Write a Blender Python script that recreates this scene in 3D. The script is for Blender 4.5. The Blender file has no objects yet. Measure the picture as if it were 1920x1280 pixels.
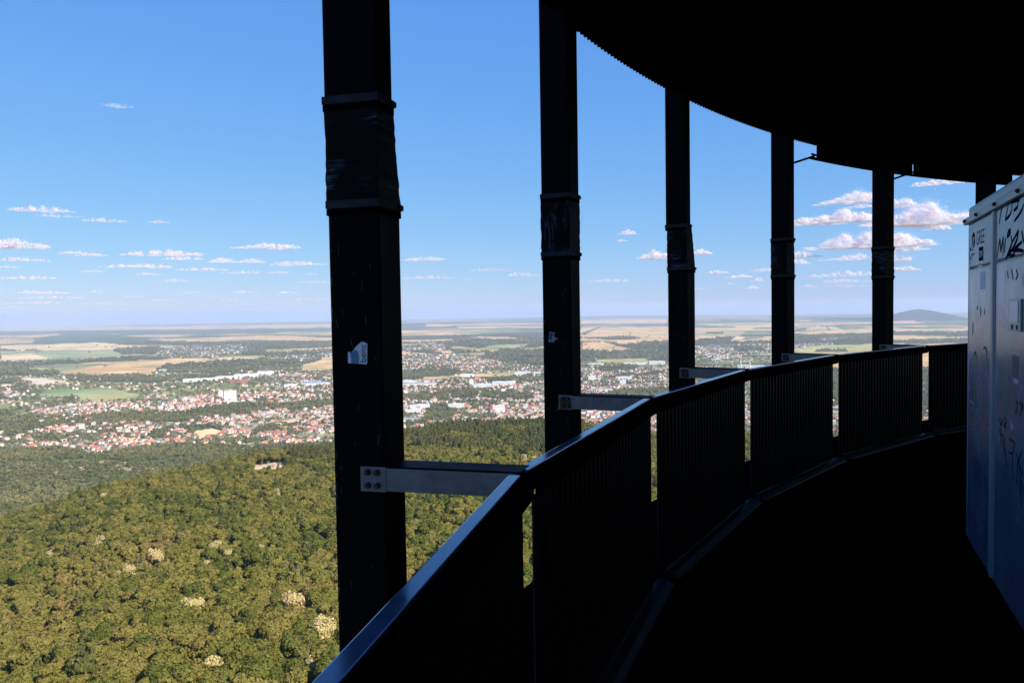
import bpy, bmesh, math, random
import numpy as np
from mathutils import Vector, Matrix

# ------------------------------------------------------------------ camera, sky, sun, exposure
scene = bpy.context.scene
col = scene.collection
R_ = math.radians
F_PX, PITCH, ROLL = 1515.275, 0.0422115, -0.0155454           # focal length in pixels of the 1920 px wide picture
_cp, _sp, _cr, _sr = math.cos(PITCH), math.sin(PITCH), math.cos(ROLL), math.sin(ROLL)
_F = np.array([0, _cp, -_sp]); _Rt = np.array([1.0, 0, 0]); _Up = np.array([0, _sp, _cp])
CAM = np.array([_cr*_Rt + _sr*_Up, -_sr*_Rt + _cr*_Up, _F])
cam_data = bpy.data.cameras.new('camera')
cam_data.sensor_fit = 'HORIZONTAL'; cam_data.sensor_width = 36.0
cam_data.lens = F_PX/1920*36
cam_data.clip_start = 0.05; cam_data.clip_end = 250000
cam = bpy.data.objects.new('camera', cam_data); col.objects.link(cam)
mw = Matrix.Identity(4)
for i in range(3):
    mw[i][0] = CAM[0][i]; mw[i][1] = CAM[1][i]; mw[i][2] = -CAM[2][i]
cam.matrix_world = mw
scene.camera = cam

SUN_AZ, SUN_EL = 128.0, 41.0          # clockwise from the view axis (+Y): behind right, shaded off the balcony by the tower
world = bpy.data.worlds.new('World'); scene.world = world; world.use_nodes = True
wn = world.node_tree.nodes; wl = world.node_tree.links
bg = wn['Background']
sky = wn.new('ShaderNodeTexSky'); sky.sky_type = 'NISHITA'; sky.sun_disc = False
sky.sun_elevation = R_(SUN_EL); sky.sun_rotation = R_(SUN_AZ)
sky.altitude = 0; sky.air_density = 1.0; sky.dust_density = 0.0; sky.ozone_density = 10
# colour response of the sky: the deep blue holds its strength up from the horizon, the horizon stays pale lavender
sx_ = wn.new('ShaderNodeSeparateColor'); cc_ = wn.new('ShaderNodeCombineColor'); wl.new(sky.outputs[0], sx_.inputs[0])
for ch, (gam, gain) in enumerate(((0.78, 0.78), (0.55, 0.79), (0.2, 0.92))):
    p_ = wn.new('ShaderNodeMath'); p_.operation = 'POWER'; p_.inputs[1].default_value = gam
    q_ = wn.new('ShaderNodeMath'); q_.operation = 'MULTIPLY'; q_.inputs[1].default_value = gain*10**(1-gam)
    wl.new(sx_.outputs[ch], p_.inputs[0]); wl.new(p_.outputs[0], q_.inputs[0]); wl.new(q_.outputs[0], cc_.inputs[ch])
wl.new(cc_.outputs[0], bg.inputs[0]); bg.inputs[1].default_value = 0.069
sun_d = bpy.data.lights.new('sun', 'SUN'); sun_d.energy = 5.0; sun_d.angle = R_(0.5); sun_d.color = (1.0, 0.90, 0.76)
sun = bpy.data.objects.new('sun', sun_d); col.objects.link(sun)
_sd = Vector((math.sin(R_(SUN_AZ))*math.cos(R_(SUN_EL)), math.cos(R_(SUN_AZ))*math.cos(R_(SUN_EL)), math.sin(R_(SUN_EL))))
sun.rotation_euler = _sd.to_track_quat('Z', 'Y').to_euler()
vs = scene.view_settings
vs.view_transform = 'Standard'; vs.look = 'None'; vs.gamma = 1.0; vs.use_curve_mapping = False
vs.exposure = 0.65
cy_ = scene.cycles
cy_.max_bounces = 6; cy_.diffuse_bounces = 3; cy_.glossy_bounces = 3; cy_.transparent_max_bounces = 6
cy_.volume_bounces = 1; cy_.caustics_reflective = False; cy_.caustics_refractive = False
cy_.use_denoising = True
try:
    cy_.denoiser = 'OPENIMAGEDENOISE'; cy_.denoising_prefilter = 'ACCURATE'; cy_.denoising_input_passes = 'RGB_ALBEDO_NORMAL'
except Exception:
    pass

rng = np.random.default_rng(11); random.seed(11)

# ------------------------------------------------------------------ helpers
def lin(c):
    return tuple(((v/255+0.055)/1.055)**2.4 if v/255 > 0.04045 else v/255/12.92 for v in c)
def mat(name, color, rough=0.6, metal=0.0, spec=0.5, noise=0.0, nscale=5.0, bump=0.0, stretch=(1, 1, 1), coat=0.0):
    m = bpy.data.materials.new(name); m.use_nodes = True
    n = m.node_tree.nodes; l = m.node_tree.links; b = n['Principled BSDF']
    b.inputs['Roughness'].default_value = rough; b.inputs['Metallic'].default_value = metal
    b.inputs['Specular IOR Level'].default_value = spec; b.inputs['Coat Weight'].default_value = coat
    b.inputs['Base Color'].default_value = (*color, 1)
    if noise or bump:
        tc = n.new('ShaderNodeTexCoord'); mp = n.new('ShaderNodeMapping'); mp.inputs['Scale'].default_value = stretch
        nt = n.new('ShaderNodeTexNoise'); nt.inputs['Scale'].default_value = nscale; nt.inputs['Detail'].default_value = 7
        nt.inputs['Roughness'].default_value = 0.65
        l.new(tc.outputs['Object'], mp.inputs['Vector']); l.new(mp.outputs[0], nt.inputs['Vector'])
        if noise:
            cr = n.new('ShaderNodeValToRGB')
            cr.color_ramp.elements[0].position = 0.3; cr.color_ramp.elements[1].position = 0.72
            cr.color_ramp.elements[0].color = (*[c*(1-noise) for c in color], 1)
            cr.color_ramp.elements[1].color = (*[min(1, c*(1+noise)) for c in color], 1)
            l.new(nt.outputs[0], cr.inputs[0]); l.new(cr.outputs[0], b.inputs['Base Color'])
            mr = n.new('ShaderNodeMapRange'); mr.inputs['To Min'].default_value = max(0.05, rough-0.15); mr.inputs['To Max'].default_value = min(1, rough+0.15)
            l.new(nt.outputs[0], mr.inputs[0]); l.new(mr.outputs[0], b.inputs['Roughness'])
        if bump:
            bp = n.new('ShaderNodeBump'); bp.inputs['Strength'].default_value = bump; bp.inputs['Distance'].default_value = 0.01
            l.new(nt.outputs[0], bp.inputs['Height']); l.new(bp.outputs[0], b.inputs['Normal'])
    return m
def tag(o, label=None, cat=None, group=None, kind=None):
    if label: o['label'] = label
    if cat: o['category'] = cat
    if group: o['group'] = group
    if kind: o['kind'] = kind
    return o
def link(o, parent=None):
    col.objects.link(o)
    if parent is not None: o.parent = parent
    return o
def empty(name, loc=(0, 0, 0), rz=0.0):
    o = bpy.data.objects.new(name, None); o.location = loc; o.rotation_euler = (0, 0, rz); o.empty_display_size = 0.2
    return link(o)
class MB:
    """Collects faces in a local frame, then links them as ONE mesh object."""
    def __init__(self): self.v = []; self.f = []; self.mi = []
    def add(self, vs_, fs, mi=0):
        b = len(self.v); self.v += [tuple(p) for p in vs_]; self.f += [tuple(b+i for i in f) for f in fs]; self.mi += [mi]*len(fs); return self
    def box(self, a, b, mi=0):
        (x0, y0, z0), (x1, y1, z1) = a, b
        v = [(x0,y0,z0),(x1,y0,z0),(x1,y1,z0),(x0,y1,z0),(x0,y0,z1),(x1,y0,z1),(x1,y1,z1),(x0,y1,z1)]
        return self.add(v, [(0,3,2,1),(4,5,6,7),(0,1,5,4),(1,2,6,5),(2,3,7,6),(3,0,4,7)], mi)
    def bevbox(self, a, b, r, mi=0):
        bm = bmesh.new(); bmesh.ops.create_cube(bm, size=1)
        for v in bm.verts:
            v.co = Vector([(a[k]+b[k])/2 + v.co[k]*(b[k]-a[k]) for k in range(3)])
        bmesh.ops.bevel(bm, geom=bm.edges[:], offset=r, segments=2, affect='EDGES', profile=0.6)
        bm.verts.index_update()
        self.add([v.co[:] for v in bm.verts], [[v.index for v in f.verts] for f in bm.faces], mi); bm.free(); return self
    def tube(self, p, q, r, n=10, r2=None, mi=0):
        p, q = Vector(p), Vector(q); d = (q-p).normalized(); r2 = r if r2 is None else r2
        u = d.orthogonal().normalized(); w = d.cross(u); vs_ = []
        for c, rr in ((p, r), (q, r2)):
            for k in range(n):
                t = 2*math.pi*k/n; vs_.append(c+u*rr*math.cos(t)+w*rr*math.sin(t))
        fs = [(k, (k+1) % n, n+(k+1) % n, n+k) for k in range(n)] + [tuple(range(n-1, -1, -1)), tuple(range(n, 2*n))]
        return self.add(vs_, fs, mi)
    def prism(self, poly, ext, mi=0):
        """poly: list of 3D points (one flat outline), ext: extrusion vector."""
        n = len(poly); e = Vector(ext); p = [Vector(q) for q in poly]
        return self.add(p+[q+e for q in p], [tuple(range(n-1, -1, -1)), tuple(range(n, 2*n))]+[(k, (k+1) % n, n+(k+1) % n, n+k) for k in range(n)], mi)
    def build(self, name, mats, parent=None, smooth=False, fix=True):
        me = bpy.data.meshes.new(name); me.from_pydata([tuple(p) for p in self.v], [], self.f)
        for m in (mats if isinstance(mats, (list, tuple)) else [mats]): me.materials.append(m)
        if any(self.mi): me.polygons.foreach_set('material_index', self.mi)
        if fix:
            bm = bmesh.new(); bm.from_mesh(me); bmesh.ops.recalc_face_normals(bm, faces=bm.faces[:]); bm.to_mesh(me); bm.free()
        if smooth: me.shade_smooth()
        me.update()
        return link(bpy.data.objects.new(name, me), parent)

# pixel of the 1920 x 1280 picture -> direction in the world, and world -> pixel
def ray(x, y):
    return np.stack([(np.asarray(x, float)-960)/F_PX, -(np.asarray(y, float)-640)/F_PX, np.ones_like(np.asarray(x, float))], -1) @ CAM
def project(P):
    q = P @ CAM.T
    w = np.where(q[:, 2] > 1e-6, q[:, 2], 1e-6)
    return 960+F_PX*q[:, 0]/w, 640-F_PX*q[:, 1]/w
def _hash(ix, iy, s):
    h = (ix.astype(np.int64)*374761393 + iy.astype(np.int64)*668265263 + s*1442695041) & 0xffffffff
    h = ((h ^ (h >> 13))*1274126177) & 0xffffffff
    return ((h ^ (h >> 16)) & 0xffff)/65535.0
def vnoise(x, y, s=0):
    ix = np.floor(x); iy = np.floor(y); fx = x-ix; fy = y-iy
    fx = fx*fx*(3-2*fx); fy = fy*fy*(3-2*fy)
    a = _hash(ix, iy, s); b = _hash(ix+1, iy, s); c = _hash(ix, iy+1, s); d = _hash(ix+1, iy+1, s)
    return (a*(1-fx)+b*fx)*(1-fy)+(c*(1-fx)+d*fx)*fy
def fbm(x, y, s=0, o=4):
    t = 0; a = 0.5; n = 0
    for k in range(o):
        t = t+a*vnoise(x*2**k, y*2**k, s+k*7); n += a; a *= 0.5
    return t/n
def sstep(x, a, b):
    t = np.clip((x-a)/(b-a), 0, 1); return t*t*(3-2*t)

# ------------------------------------------------------------------ the lie of the land
H_PLAIN, RE = 340.0, 3.9e6
_lev = lambda x: 576 - math.tan(-ROLL)*(np.asarray(x, float)-960)
_cx = np.array([-600, -200, 0, 75, 202, 300, 412, 469, 562, 622, 757, 850, 1020, 1092, 1222, 1395, 1566, 1800, 2100, 2600.])
_cyp = np.array([990, 965, 932, 922, 884, 866, 858, 850, 843, 839, 820, 806, 801, 803, 828, 820, 840, 860, 870, 880.])
_crr = np.array([750, 760, 800, 820, 860, 900, 930, 950, 980, 1000, 1040, 1060, 1080, 1080, 1050, 1080, 1060, 1000, 950, 900.])
_cth = np.arctan((_cx-960)/F_PX)
_cz = -((_cyp-_lev(_cx))/F_PX)*_crr/np.cos(_cth)*np.cos(_cth)
def hills(x, y):
    """Far hills: a pointed one on the right, long low rises elsewhere."""
    z = 0
    for px, rr, hh, wx, wy in ((1721, 17600, 212, 620, 800), (1776, 18200, 62, 620, 900), (1655, 18500, 55, 700, 900), (1580, 20000, 40, 1500, 1500), (1170, 36000, 75, 4200, 2500), (820, 21000, 34, 1500, 1500), (640, 20000, 26, 1800, 1500)):
        a = math.atan((px-960)/F_PX); hx, hy = rr*math.sin(a), rr*math.cos(a)
        du = (x-hx)*math.cos(a)-(y-hy)*math.sin(a); dv = (x-hx)*math.sin(a)+(y-hy)*math.cos(a)
        q = (du/wx)**2+(dv/wy)**2
        z = z + hh*(0.45*np.exp(-q)+0.55*np.clip(1-np.sqrt(q)/1.35, 0, 1))
    return z
def height(x, y):
    """Ground height at (x, y); the eye of the camera is the origin."""
    x = np.asarray(x, float); y = np.asarray(y, float)
    r = np.hypot(x, y); th = np.arctan2(x, y)
    thc = np.clip(th, _cth[0], _cth[-1])
    rc = np.interp(thc, _cth, _crr); zc = np.interp(thc, _cth, _cz)
    plain = -H_PLAIN - r*r/(2*RE)
    roll = (fbm(x/4200+3.1, y/4200+1.7, 5, 3)-0.5)*2
    plain = plain + roll*sstep(r, 4500, 14000)*26
    u = np.clip(r/rc, 1e-6, 1)
    hill = -52+(zc+52)*u**0.73
    t = np.clip((r-rc)/1050, 0, 1)
    foot = zc + (plain-zc)*(1-(1-t)**1.6)
    z = np.where(r < rc, hill, np.where(r < rc+1050, foot, plain))
    und = (fbm(x/170+9.3, y/170+4.2, 21, 3)-0.5)*20
    z = z + und*sstep(r, 120, 320)*(1-sstep(r, rc+300, rc+1000))
    return z + hills(x, y)
_rs = np.concatenate([np.linspace(60, 1500, 500), np.geomspace(1505, 60000, 900)])
def ground(px, py):
    """Where the sight line of a picture pixel meets the ground (first hit)."""
    out = []
    for x, y in zip(np.atleast_1d(px), np.atleast_1d(py)):
        d = ray(float(x), float(y)); d = d/np.hypot(d[0], d[1])
        z = height(d[0]*_rs, d[1]*_rs); k = np.argmax(z > d[2]*_rs)
        k = k if k > 0 else len(_rs)-1
        a, b = _rs[k-1], _rs[k]
        for _ in range(12):
            m = (a+b)/2
            if height(d[0]*m, d[1]*m) > d[2]*m: b = m
            else: a = m
        out.append((d[0]*b, d[1]*b, float(height(d[0]*b, d[1]*b))))
    return np.array(out)
def inpoly(x, y, poly):
    r = np.zeros(x.shape, bool); n = len(poly)
    for i in range(n):
        x0, y0 = poly[i]; x1, y1 = poly[(i+1) % n]
        if y0 == y1: continue
        c = ((y0 > y) != (y1 > y)) & (x < (x1-x0)*(y-y0)/(y1-y0)+x0)
        r ^= c
    return r

# land cover of the plain: outlines read off the picture, laid on the ground.  class: colour + what grows or stands there
TAN, PALE, GREEN, OLIVE, BROWN, YEL, DKG = (.56,.36,.165), (.62,.46,.25), (.31,.315,.155), (.22,.22,.10), (.33,.22,.12), (.36,.33,.12), (.11,.14,.06)
WOODC, TOWNC, SCRUBC, QUARRY = (.095,.115,.048), (.28,.25,.15), (.12,.13,.055), (.62,.52,.36)
LAND = [
 ('f', TAN, [(0,610),(280,612),(620,607),(620,614),(300,618),(0,620)]),
 ('w', None, [(110,620),(620,617),(620,622),(110,626)]),
 ('w', None, [(66,634),(140,622),(330,636),(430,640),(300,646),(60,645)]),
 ('f', TAN, [(275,636),(500,628),(620,633),(700,633),(700,640),(350,642)]),
 ('f', PALE, [(0,648),(180,642),(290,650),(200,658),(0,656)]),
 ('f', GREEN, [(0,658),(205,655),(230,664),(300,660),(300,668),(180,674),(60,678),(0,680)]),
 ('f', PALE, [(0,665),(60,662),(110,678),(0,680)]),
 ('w', None, [(0,680),(60,679),(180,675),(300,669),(300,673),(120,683),(30,690),(110,696),(113,703),(0,706)]),
 ('w', None, [(270,645),(470,640),(700,640),(700,648),(480,654),(360,648)]),
 ('w', None, [(215,654),(300,650),(290,664),(230,662)]),
 ('f', OLIVE, [(40,688),(110,682),(193,682),(193,688),(120,691)]),
 ('f', TAN, [(490,655),(700,648),(700,656),(500,660)]),
 ('w', None, [(280,686),(430,677),(520,668),(700,660),(700,672),(520,690),(400,700),(300,696)]),
 ('f', TAN, [(113,698),(187,685),(320,672),(427,671),(433,676),(317,685),(285,696),(287,703),(187,705)]),
 ('f', TAN, [(560,690),(622,665),(700,662),(700,692),(575,696)]),
 ('f', BROWN, [(325,700),(380,698),(390,705),(340,708)]),
 ('s', None, [(0,704),(330,706),(560,696),(700,700),(700,735),(433,738),(300,745),(60,757),(0,760)]),
 ('w', None, [(120,704),(290,704),(420,700),(520,703),(420,712),(280,716),(140,716)]),
 ('w', None, [(0,708),(36,712),(60,730),(30,740),(0,742)]),
 ('q', QUARRY, [(36,708),(80,708),(127,714),(70,726),(55,715)]),
 ('q', QUARRY, [(0,718),(35,722),(20,728),(0,728)]),
 ('t', .45, [(0,730),(60,735),(65,745),(0,746)]),
 ('f', GREEN, [(63,740),(110,730),(200,727),(277,742),(167,750)]),
 ('f', YEL, [(160,748),(240,738),(277,742),(180,752)]),
 ('w', None, [(110,745),(140,740),(155,748),(125,756)]),
 ('t', .30, [(293,660),(340,648),(450,645),(470,660),(400,672),(310,670)]),
 ('t', .35, [(480,672),(620,660),(700,655),(700,664),(560,676)]),
 ('t', .45, [(430,706),(560,697),(700,690),(700,735),(560,735),(500,722)]),
 ('t', 1.0, [(55,767),(110,760),(233,757),(300,747),(433,740),(622,727),(756,722),(756,745),(622,750),(433,760),(333,773),(213,777),(110,782),(60,773)]),
 ('w', None, [(0,773),(100,783),(267,777),(400,773),(567,757),(622,749),(756,742),(756,758),(622,763),(480,775),(333,790),(117,800),(0,822)]),
 ('t', .80, [(0,823),(117,800),(233,793),(333,790),(433,777),(622,763),(756,755),(756,822),(622,833),(550,838),(467,840),(333,829),(280,833),(227,840),(173,850),(117,840),(50,843),(0,840)]),
 ('w', None, [(255,826),(300,806),(330,806),(300,822)]), ('w', None, [(60,818),(140,812),(120,824),(70,828)]),
 ('w', None, [(330,806),(400,800),(420,812),(350,816)]), ('w', None, [(455,806),(520,797),(530,808),(470,814)]),
 ('s', None, [(330,822),(420,815),(520,820),(480,832),(360,830)]),
 ('f', PALE, [(510,790),(560,785),(545,795)]), ('f', YEL, [(590,815),(622,812),(700,812),(622,822)]), ('f', PALE, [(350,812),(390,806),(430,810),(380,818)]),
 # middle window
 ('f', TAN, [(753,627),(852,622),(840,628),(753,629)]), ('f', TAN, [(798,612),(800,607),(853,608),(840,612)]),
 ('f', TAN, [(857,612),(1018,611),(1018,615),(860,615)]), ('w', None, [(753,629),(850,628),(1018,620),(1018,628),(850,633),(753,634)]),
 ('f', TAN, [(852,633),(935,630),(1004,635),(940,637)]), ('f', TAN, [(753,638),(852,635),(850,640),(753,643)]),
 ('f', YEL, [(753,645),(820,642),(825,645),(753,648)]),
 ('f', TAN, [(833,655),(850,649),(933,653),(940,660),(900,659)]), ('f', GREEN, [(900,652),(930,645),(995,645),(985,652),(940,655)]),
 ('f', DKG, [(837,654),(872,655),(850,657)]), ('f', TAN, [(964,655),(1018,649),(1090,646),(1090,656),(970,658)]),
 ('w', None, [(915,660),(960,657),(1090,658),(1090,690),(900,675)]),
 ('t', .5, [(753,648),(833,645),(838,655),(760,661)]), ('f', TAN, [(753,660),(800,662),(805,666),(753,666)]), ('f', TAN, [(810,660),(828,655),(855,660),(840,664)]),
 ('t', .50, [(622,700),(753,668),(800,664),(880,664),(940,680),(945,690),(870,700),(753,694),(700,700)]),
 ('w', None, [(753,694),(840,690),(870,698),(830,706),(753,712)]),
 ('t', .35, [(940,690),(1090,684),(1090,700),(960,700)]),
 ('t', .55, [(753,712),(900,706),(1090,704),(1090,740),(757,760)]),
 ('f', TAN, [(785,708),(860,704),(965,698),(965,703),(890,708),(800,712)]),
 ('w', None, [(900,710),(1090,702),(1090,711),(920,718)]),
 ('t', .75, [(757,745),(1090,735),(1090,775),(757,790)]), ('t', 1.25, [(757,800),(850,780),(1000,764),(1090,755),(1090,800),(757,814)]),
 ('w', None, [(800,742),(870,728),(935,733),(1000,740),(990,748),(900,744),(820,750)]),  # partly real dark wood, partly a cloud shadow painted as wood
 ('w', None, [(760,745),(800,738),(810,752),(770,756)]), ('w', None, [(800,765),(850,757),(860,770),(830,785),(790,790)]), ('w', None, [(880,760),(930,752),(935,762),(890,770)]),
 # right windows
 ('f', TAN, [(1090,600),(1250,598),(1250,606),(1090,607)]), ('f', TAN, [(1090,613),(1250,612),(1250,630),(1092,640)]),
 ('w', None, [(1090,624),(1125,612),(1128,613),(1094,628)]), ('w', None, [(1095,634),(1170,631),(1200,634),(1150,637)]),
 ('f', TAN, [(1110,641),(1250,632),(1310,630),(1310,638),(1180,646)]), ('f', TAN, [(1092,642),(1130,643),(1175,650),(1185,656),(1092,658)]),
 ('w', None, [(1150,648),(1250,640),(1310,640),(1310,660),(1190,655)]), ('w', None, [(1092,658),(1310,658),(1310,678),(1092,680)]),
 ('s', None, [(1092,678),(1310,676),(1310,690),(1092,694)]), ('f', YEL, [(1112,675),(1215,672),(1220,682),(1120,681)]),
 ('t', .55, [(1090,692),(1310,684),(1310,745),(1090,738)]), ('w', None, [(1140,737),(1250,729),(1310,735),(1310,752),(1180,745)]),
 ('w', None, [(1110,690),(1190,682),(1195,690),(1130,700)]), ('w', None, [(1150,702),(1240,697),(1240,703),(1160,708)]),
 ('t', 1.2, [(1090,745),(1310,750),(1450,760),(1450,806),(1300,815),(1180,812),(1090,800)]),
 ('w', None, [(1300,640),(1330,632),(1380,632),(1350,648),(1300,650)]), ('f', TAN, [(1300,630),(1372,628),(1330,636),(1300,637)]), ('f', TAN, [(1380,637),(1445,633),(1445,640),(1385,642)]),
 ('t', .6, [(1300,648),(1490,642),(1490,660),(1380,668),(1300,672)]), ('w', None, [(1370,650),(1440,650),(1430,657),(1380,657)]),
 ('s', None, [(1300,672),(1500,668),(1500,690),(1300,692)]), ('f', DKG, [(1310,680),(1440,676),(1440,682),(1330,686)]),
 ('t', .5, [(1300,690),(1500,686),(1500,745),(1300,750)]), ('w', None, [(1300,712),(1420,705),(1400,718),(1310,722)]),
 ('f', TAN, [(1490,622),(1550,620),(1570,617),(1640,616),(1640,625),(1490,628)]), ('w', None, [(1490,616),(1510,614),(1512,618),(1490,620)]), ('w', None, [(1547,611),(1550,610),(1557,619),(1553,620)]),
 ('w', None, [(1490,628),(1530,629),(1575,626),(1585,630),(1700,632),(1700,643),(1560,643),(1490,645)]),
 ('t', .5, [(1490,645),(1560,642),(1565,646),(1530,650),(1490,654)]), ('t', .2, [(1530,634),(1590,632),(1590,637),(1540,639)]), ('f', YEL, [(1510,650),(1580,645),(1700,646),(1640,660),(1490,662)]),
 ('w', None, [(1520,660),(1540,656),(1585,655),(1590,660)]),
 ('f', TAN, [(1660,628),(1775,630),(1785,636),(1700,640),(1660,640)]), ('f', TAN, [(1675,618),(1810,615),(1810,622),(1680,624)]), ('w', None, [(1690,640),(1840,634),(1840,642),(1700,645)]), ('w', None, [(1675,612),(1740,612),(1810,613),(1810,615),(1690,616)]),
 ('f', TAN, [(1700,645),(1840,643),(1840,690),(1700,690)]), ('w', None, [(1700,690),(1840,690),(1840,770),(1700,770)]), ('t', .7, [(1700,770),(1840,770),(1840,830),(1700,830)]),
 ('f', TAN, [(1500,662),(1640,662),(1640,690),(1500,695)]), ('w', None, [(1500,695),(1640,690),(1640,765),(1500,760)]), ('t', 1.0, [(1450,765),(1640,765),(1640,812),(1450,815)]),
]
_parc = {}
def parcels(x, y):
    """Farm parcels: a random nested split of the (slightly bent) plain; returns a parcel id and size-free shade per point."""
    ca, sa = math.cos(0.35), math.sin(0.35)
    wx = x+900*(fbm(x/5200, y/5200, 31, 2)-0.5); wy = y+900*(fbm(x/5200+7, y/5200, 32, 2)-0.5)
    u = ca*wx-sa*wy; v = sa*wx+ca*wy
    ids = np.zeros(x.shape, np.int64); pr = random.Random(5); nxt = [0]
    def rec(idx, u0, u1, v0, v1):
        if len(idx) == 0: return
        du, dv = u1-u0, v1-v0
        if max(du, dv) < 1500 and (min(du, dv) < 420 or pr.random() < 0.25) or len(idx) < 3:
            ids[idx] = nxt[0]; nxt[0] += 1; return
        t = 0.3+0.4*pr.random()
        if du*(0.6+0.8*pr.random()) > dv:
            m = u0+du*t; k = u[idx] < m; rec(idx[k], u0, m, v0, v1); rec(idx[~k], m, u1, v0, v1)
        else:
            m = v0+dv*t; k = v[idx] < m; rec(idx[k], u0, u1, v0, m); rec(idx[~k], u0, u1, m, v1)
    rec(np.arange(len(x)), -90000, 90000, -90000, 90000)
    return ids
PCOL = np.array([TAN, TAN, PALE, TAN, (.45,.30,.15), DKG, YEL, GREEN, OLIVE, BROWN, GREEN, WOODC, DKG, TAN])
SCOL = np.array([(.17,.19,.075), (.22,.23,.09), (.30,.26,.115), (.15,.175,.07), (.40,.31,.15), (.19,.21,.085), (.26,.25,.10), (.14,.165,.065)])
def cover(x, y):
    """Land cover at points of the plain: colour (n,3), class (0 field, 1 wood, 2 town, 3 scrub), town density."""
    n = len(x); z = height(x, y); r = np.hypot(x, y)
    px, py = project(np.stack([x, y, z], 1))
    px = px+16*(fbm(x/190+50, y/190, 61, 3)-0.5)*np.clip(4000/r, .3, 1.6); py = py+4.5*(fbm(x/200, y/200+20, 62, 3)-0.5)*2*np.clip(3500/r, .3, 2)
    pid = parcels(x, y)
    k = (_hash(pid, pid*0+3, 9)*len(PCOL)).astype(int) % len(PCOL)
    c = PCOL[k].copy(); cls = np.where(k == 11, 1, 0); den = np.zeros(n)
    c *= (0.85+0.3*_hash(pid, pid*0+8, 4))[:, None]
    wn_ = fbm(x/2600+1.3, y/1500+0.4, 77, 4)
    wood = wn_ > np.interp(r, [5000, 12000, 30000], [.57, .50, .38])
    wood |= hills(x, y) > 14
    near = r < 5200
    pid2 = parcels(x*5.5, y*5.5); k2 = (_hash(pid2, pid2*0+5, 13)*len(SCOL)).astype(int) % len(SCOL); plot = SCOL[k2]
    c[near] = plot[near]; cls[near] = 3
    c[wood] = WOODC; cls[wood] = 1
    c[hills(x, y) > 14] = (.028, .042, .030)
    front = y > 100
    pid3 = parcels(x*2.6, y*2.6); h3 = _hash(pid3, pid3*0+2, 17)
    tint = (.80+.36*_hash(pid3, pid3*0+1, 15))[:, None]*np.where((h3 < .16)[:, None], (.62, .86, .70), np.where((h3 > .86)[:, None], (1.1, 1.18, 1.3), (1, 1, 1)))
    for typ, v, poly in LAND:
        m = inpoly(px, py, poly) & front & (r > 1500)
        if typ in 'fq': c[m] = np.array(v)*(tint[m] if typ == 'f' else 1); cls[m] = 0
        elif typ == 'w': c[m] = WOODC; cls[m] = 1
        elif typ == 's': c[m] = plot[m]; cls[m] = 3
        elif typ == 't': c[m] = TOWNC; cls[m] = 2; den[m] = v
    return c, cls, den
CLEAR = [[(470,898),(476,872),(500,868),(540,866),(547,886),(522,898)], [(60,985),(66,977),(88,962),(96,964),(76,984)], [(0,1000),(12,990),(14,1000),(0,1004)]]

# ------------------------------------------------------------------ ground: one sheet to beyond the horizon
th = np.concatenate([np.linspace(-180, -40, 70, endpoint=False), np.linspace(-40, 40, 1250), np.linspace(40, 180, 71)[1:]])
th = np.radians(th)
rr = np.concatenate([[14, 30, 45], np.linspace(60, 1500, 110), np.geomspace(1510, 9000, 330), np.geomspace(9050, 58000, 190), [70000]])
TH, RR = np.meshgrid(th, rr)
GX = (RR*np.sin(TH)).ravel(); GY = (RR*np.cos(TH)).ravel(); GZ = height(GX, GY)
gc, gcls, _ = cover(GX, GY)
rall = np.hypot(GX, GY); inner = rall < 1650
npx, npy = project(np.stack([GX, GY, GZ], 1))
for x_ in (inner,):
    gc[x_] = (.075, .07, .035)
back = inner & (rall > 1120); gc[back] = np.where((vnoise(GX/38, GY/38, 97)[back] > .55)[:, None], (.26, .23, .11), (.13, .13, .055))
for poly in CLEAR:
    m = inpoly(npx, npy, poly) & (GY > 50) & (rall < 1500); gc[m] = (.66, .50, .31)
tn = (gcls == 2) & ~inner
g1 = vnoise(GX/14, GY/14, 91); g2 = vnoise(GX/40, GY/40, 92)
gc[tn] = np.where((g1[tn] > .66)[:, None], (.42, .38, .30), np.where((g2[tn] > .55)[:, None], (.10, .12, .05), (.26, .22, .13)))
sc_ = (gcls == 3) & ~inner
gc[sc_] *= (0.7+0.6*vnoise(GX/45, GY/45, 94)[sc_])[:, None]
gc *= (0.88+0.24*fbm(GX/90, GY/90, 96, 3))[:, None]
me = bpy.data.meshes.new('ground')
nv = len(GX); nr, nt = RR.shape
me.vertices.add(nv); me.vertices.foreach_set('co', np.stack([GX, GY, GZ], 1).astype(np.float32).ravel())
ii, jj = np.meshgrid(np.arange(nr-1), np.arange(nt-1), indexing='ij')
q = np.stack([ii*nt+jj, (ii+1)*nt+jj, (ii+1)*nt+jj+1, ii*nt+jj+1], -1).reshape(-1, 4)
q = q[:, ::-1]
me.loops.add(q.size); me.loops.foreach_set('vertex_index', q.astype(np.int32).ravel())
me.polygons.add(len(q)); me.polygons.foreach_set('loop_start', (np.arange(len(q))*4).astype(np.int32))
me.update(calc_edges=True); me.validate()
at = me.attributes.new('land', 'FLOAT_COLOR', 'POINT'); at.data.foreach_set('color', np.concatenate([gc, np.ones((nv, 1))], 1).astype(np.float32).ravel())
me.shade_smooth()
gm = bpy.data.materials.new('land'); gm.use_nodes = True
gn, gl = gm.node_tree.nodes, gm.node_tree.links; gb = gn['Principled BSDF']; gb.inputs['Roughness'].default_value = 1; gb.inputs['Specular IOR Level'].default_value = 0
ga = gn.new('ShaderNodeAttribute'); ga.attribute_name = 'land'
gtc = gn.new('ShaderNodeTexCoord'); gns = gn.new('ShaderNodeTexNoise'); gns.inputs['Scale'].default_value = 0.05; gns.inputs['Detail'].default_value = 6
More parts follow.
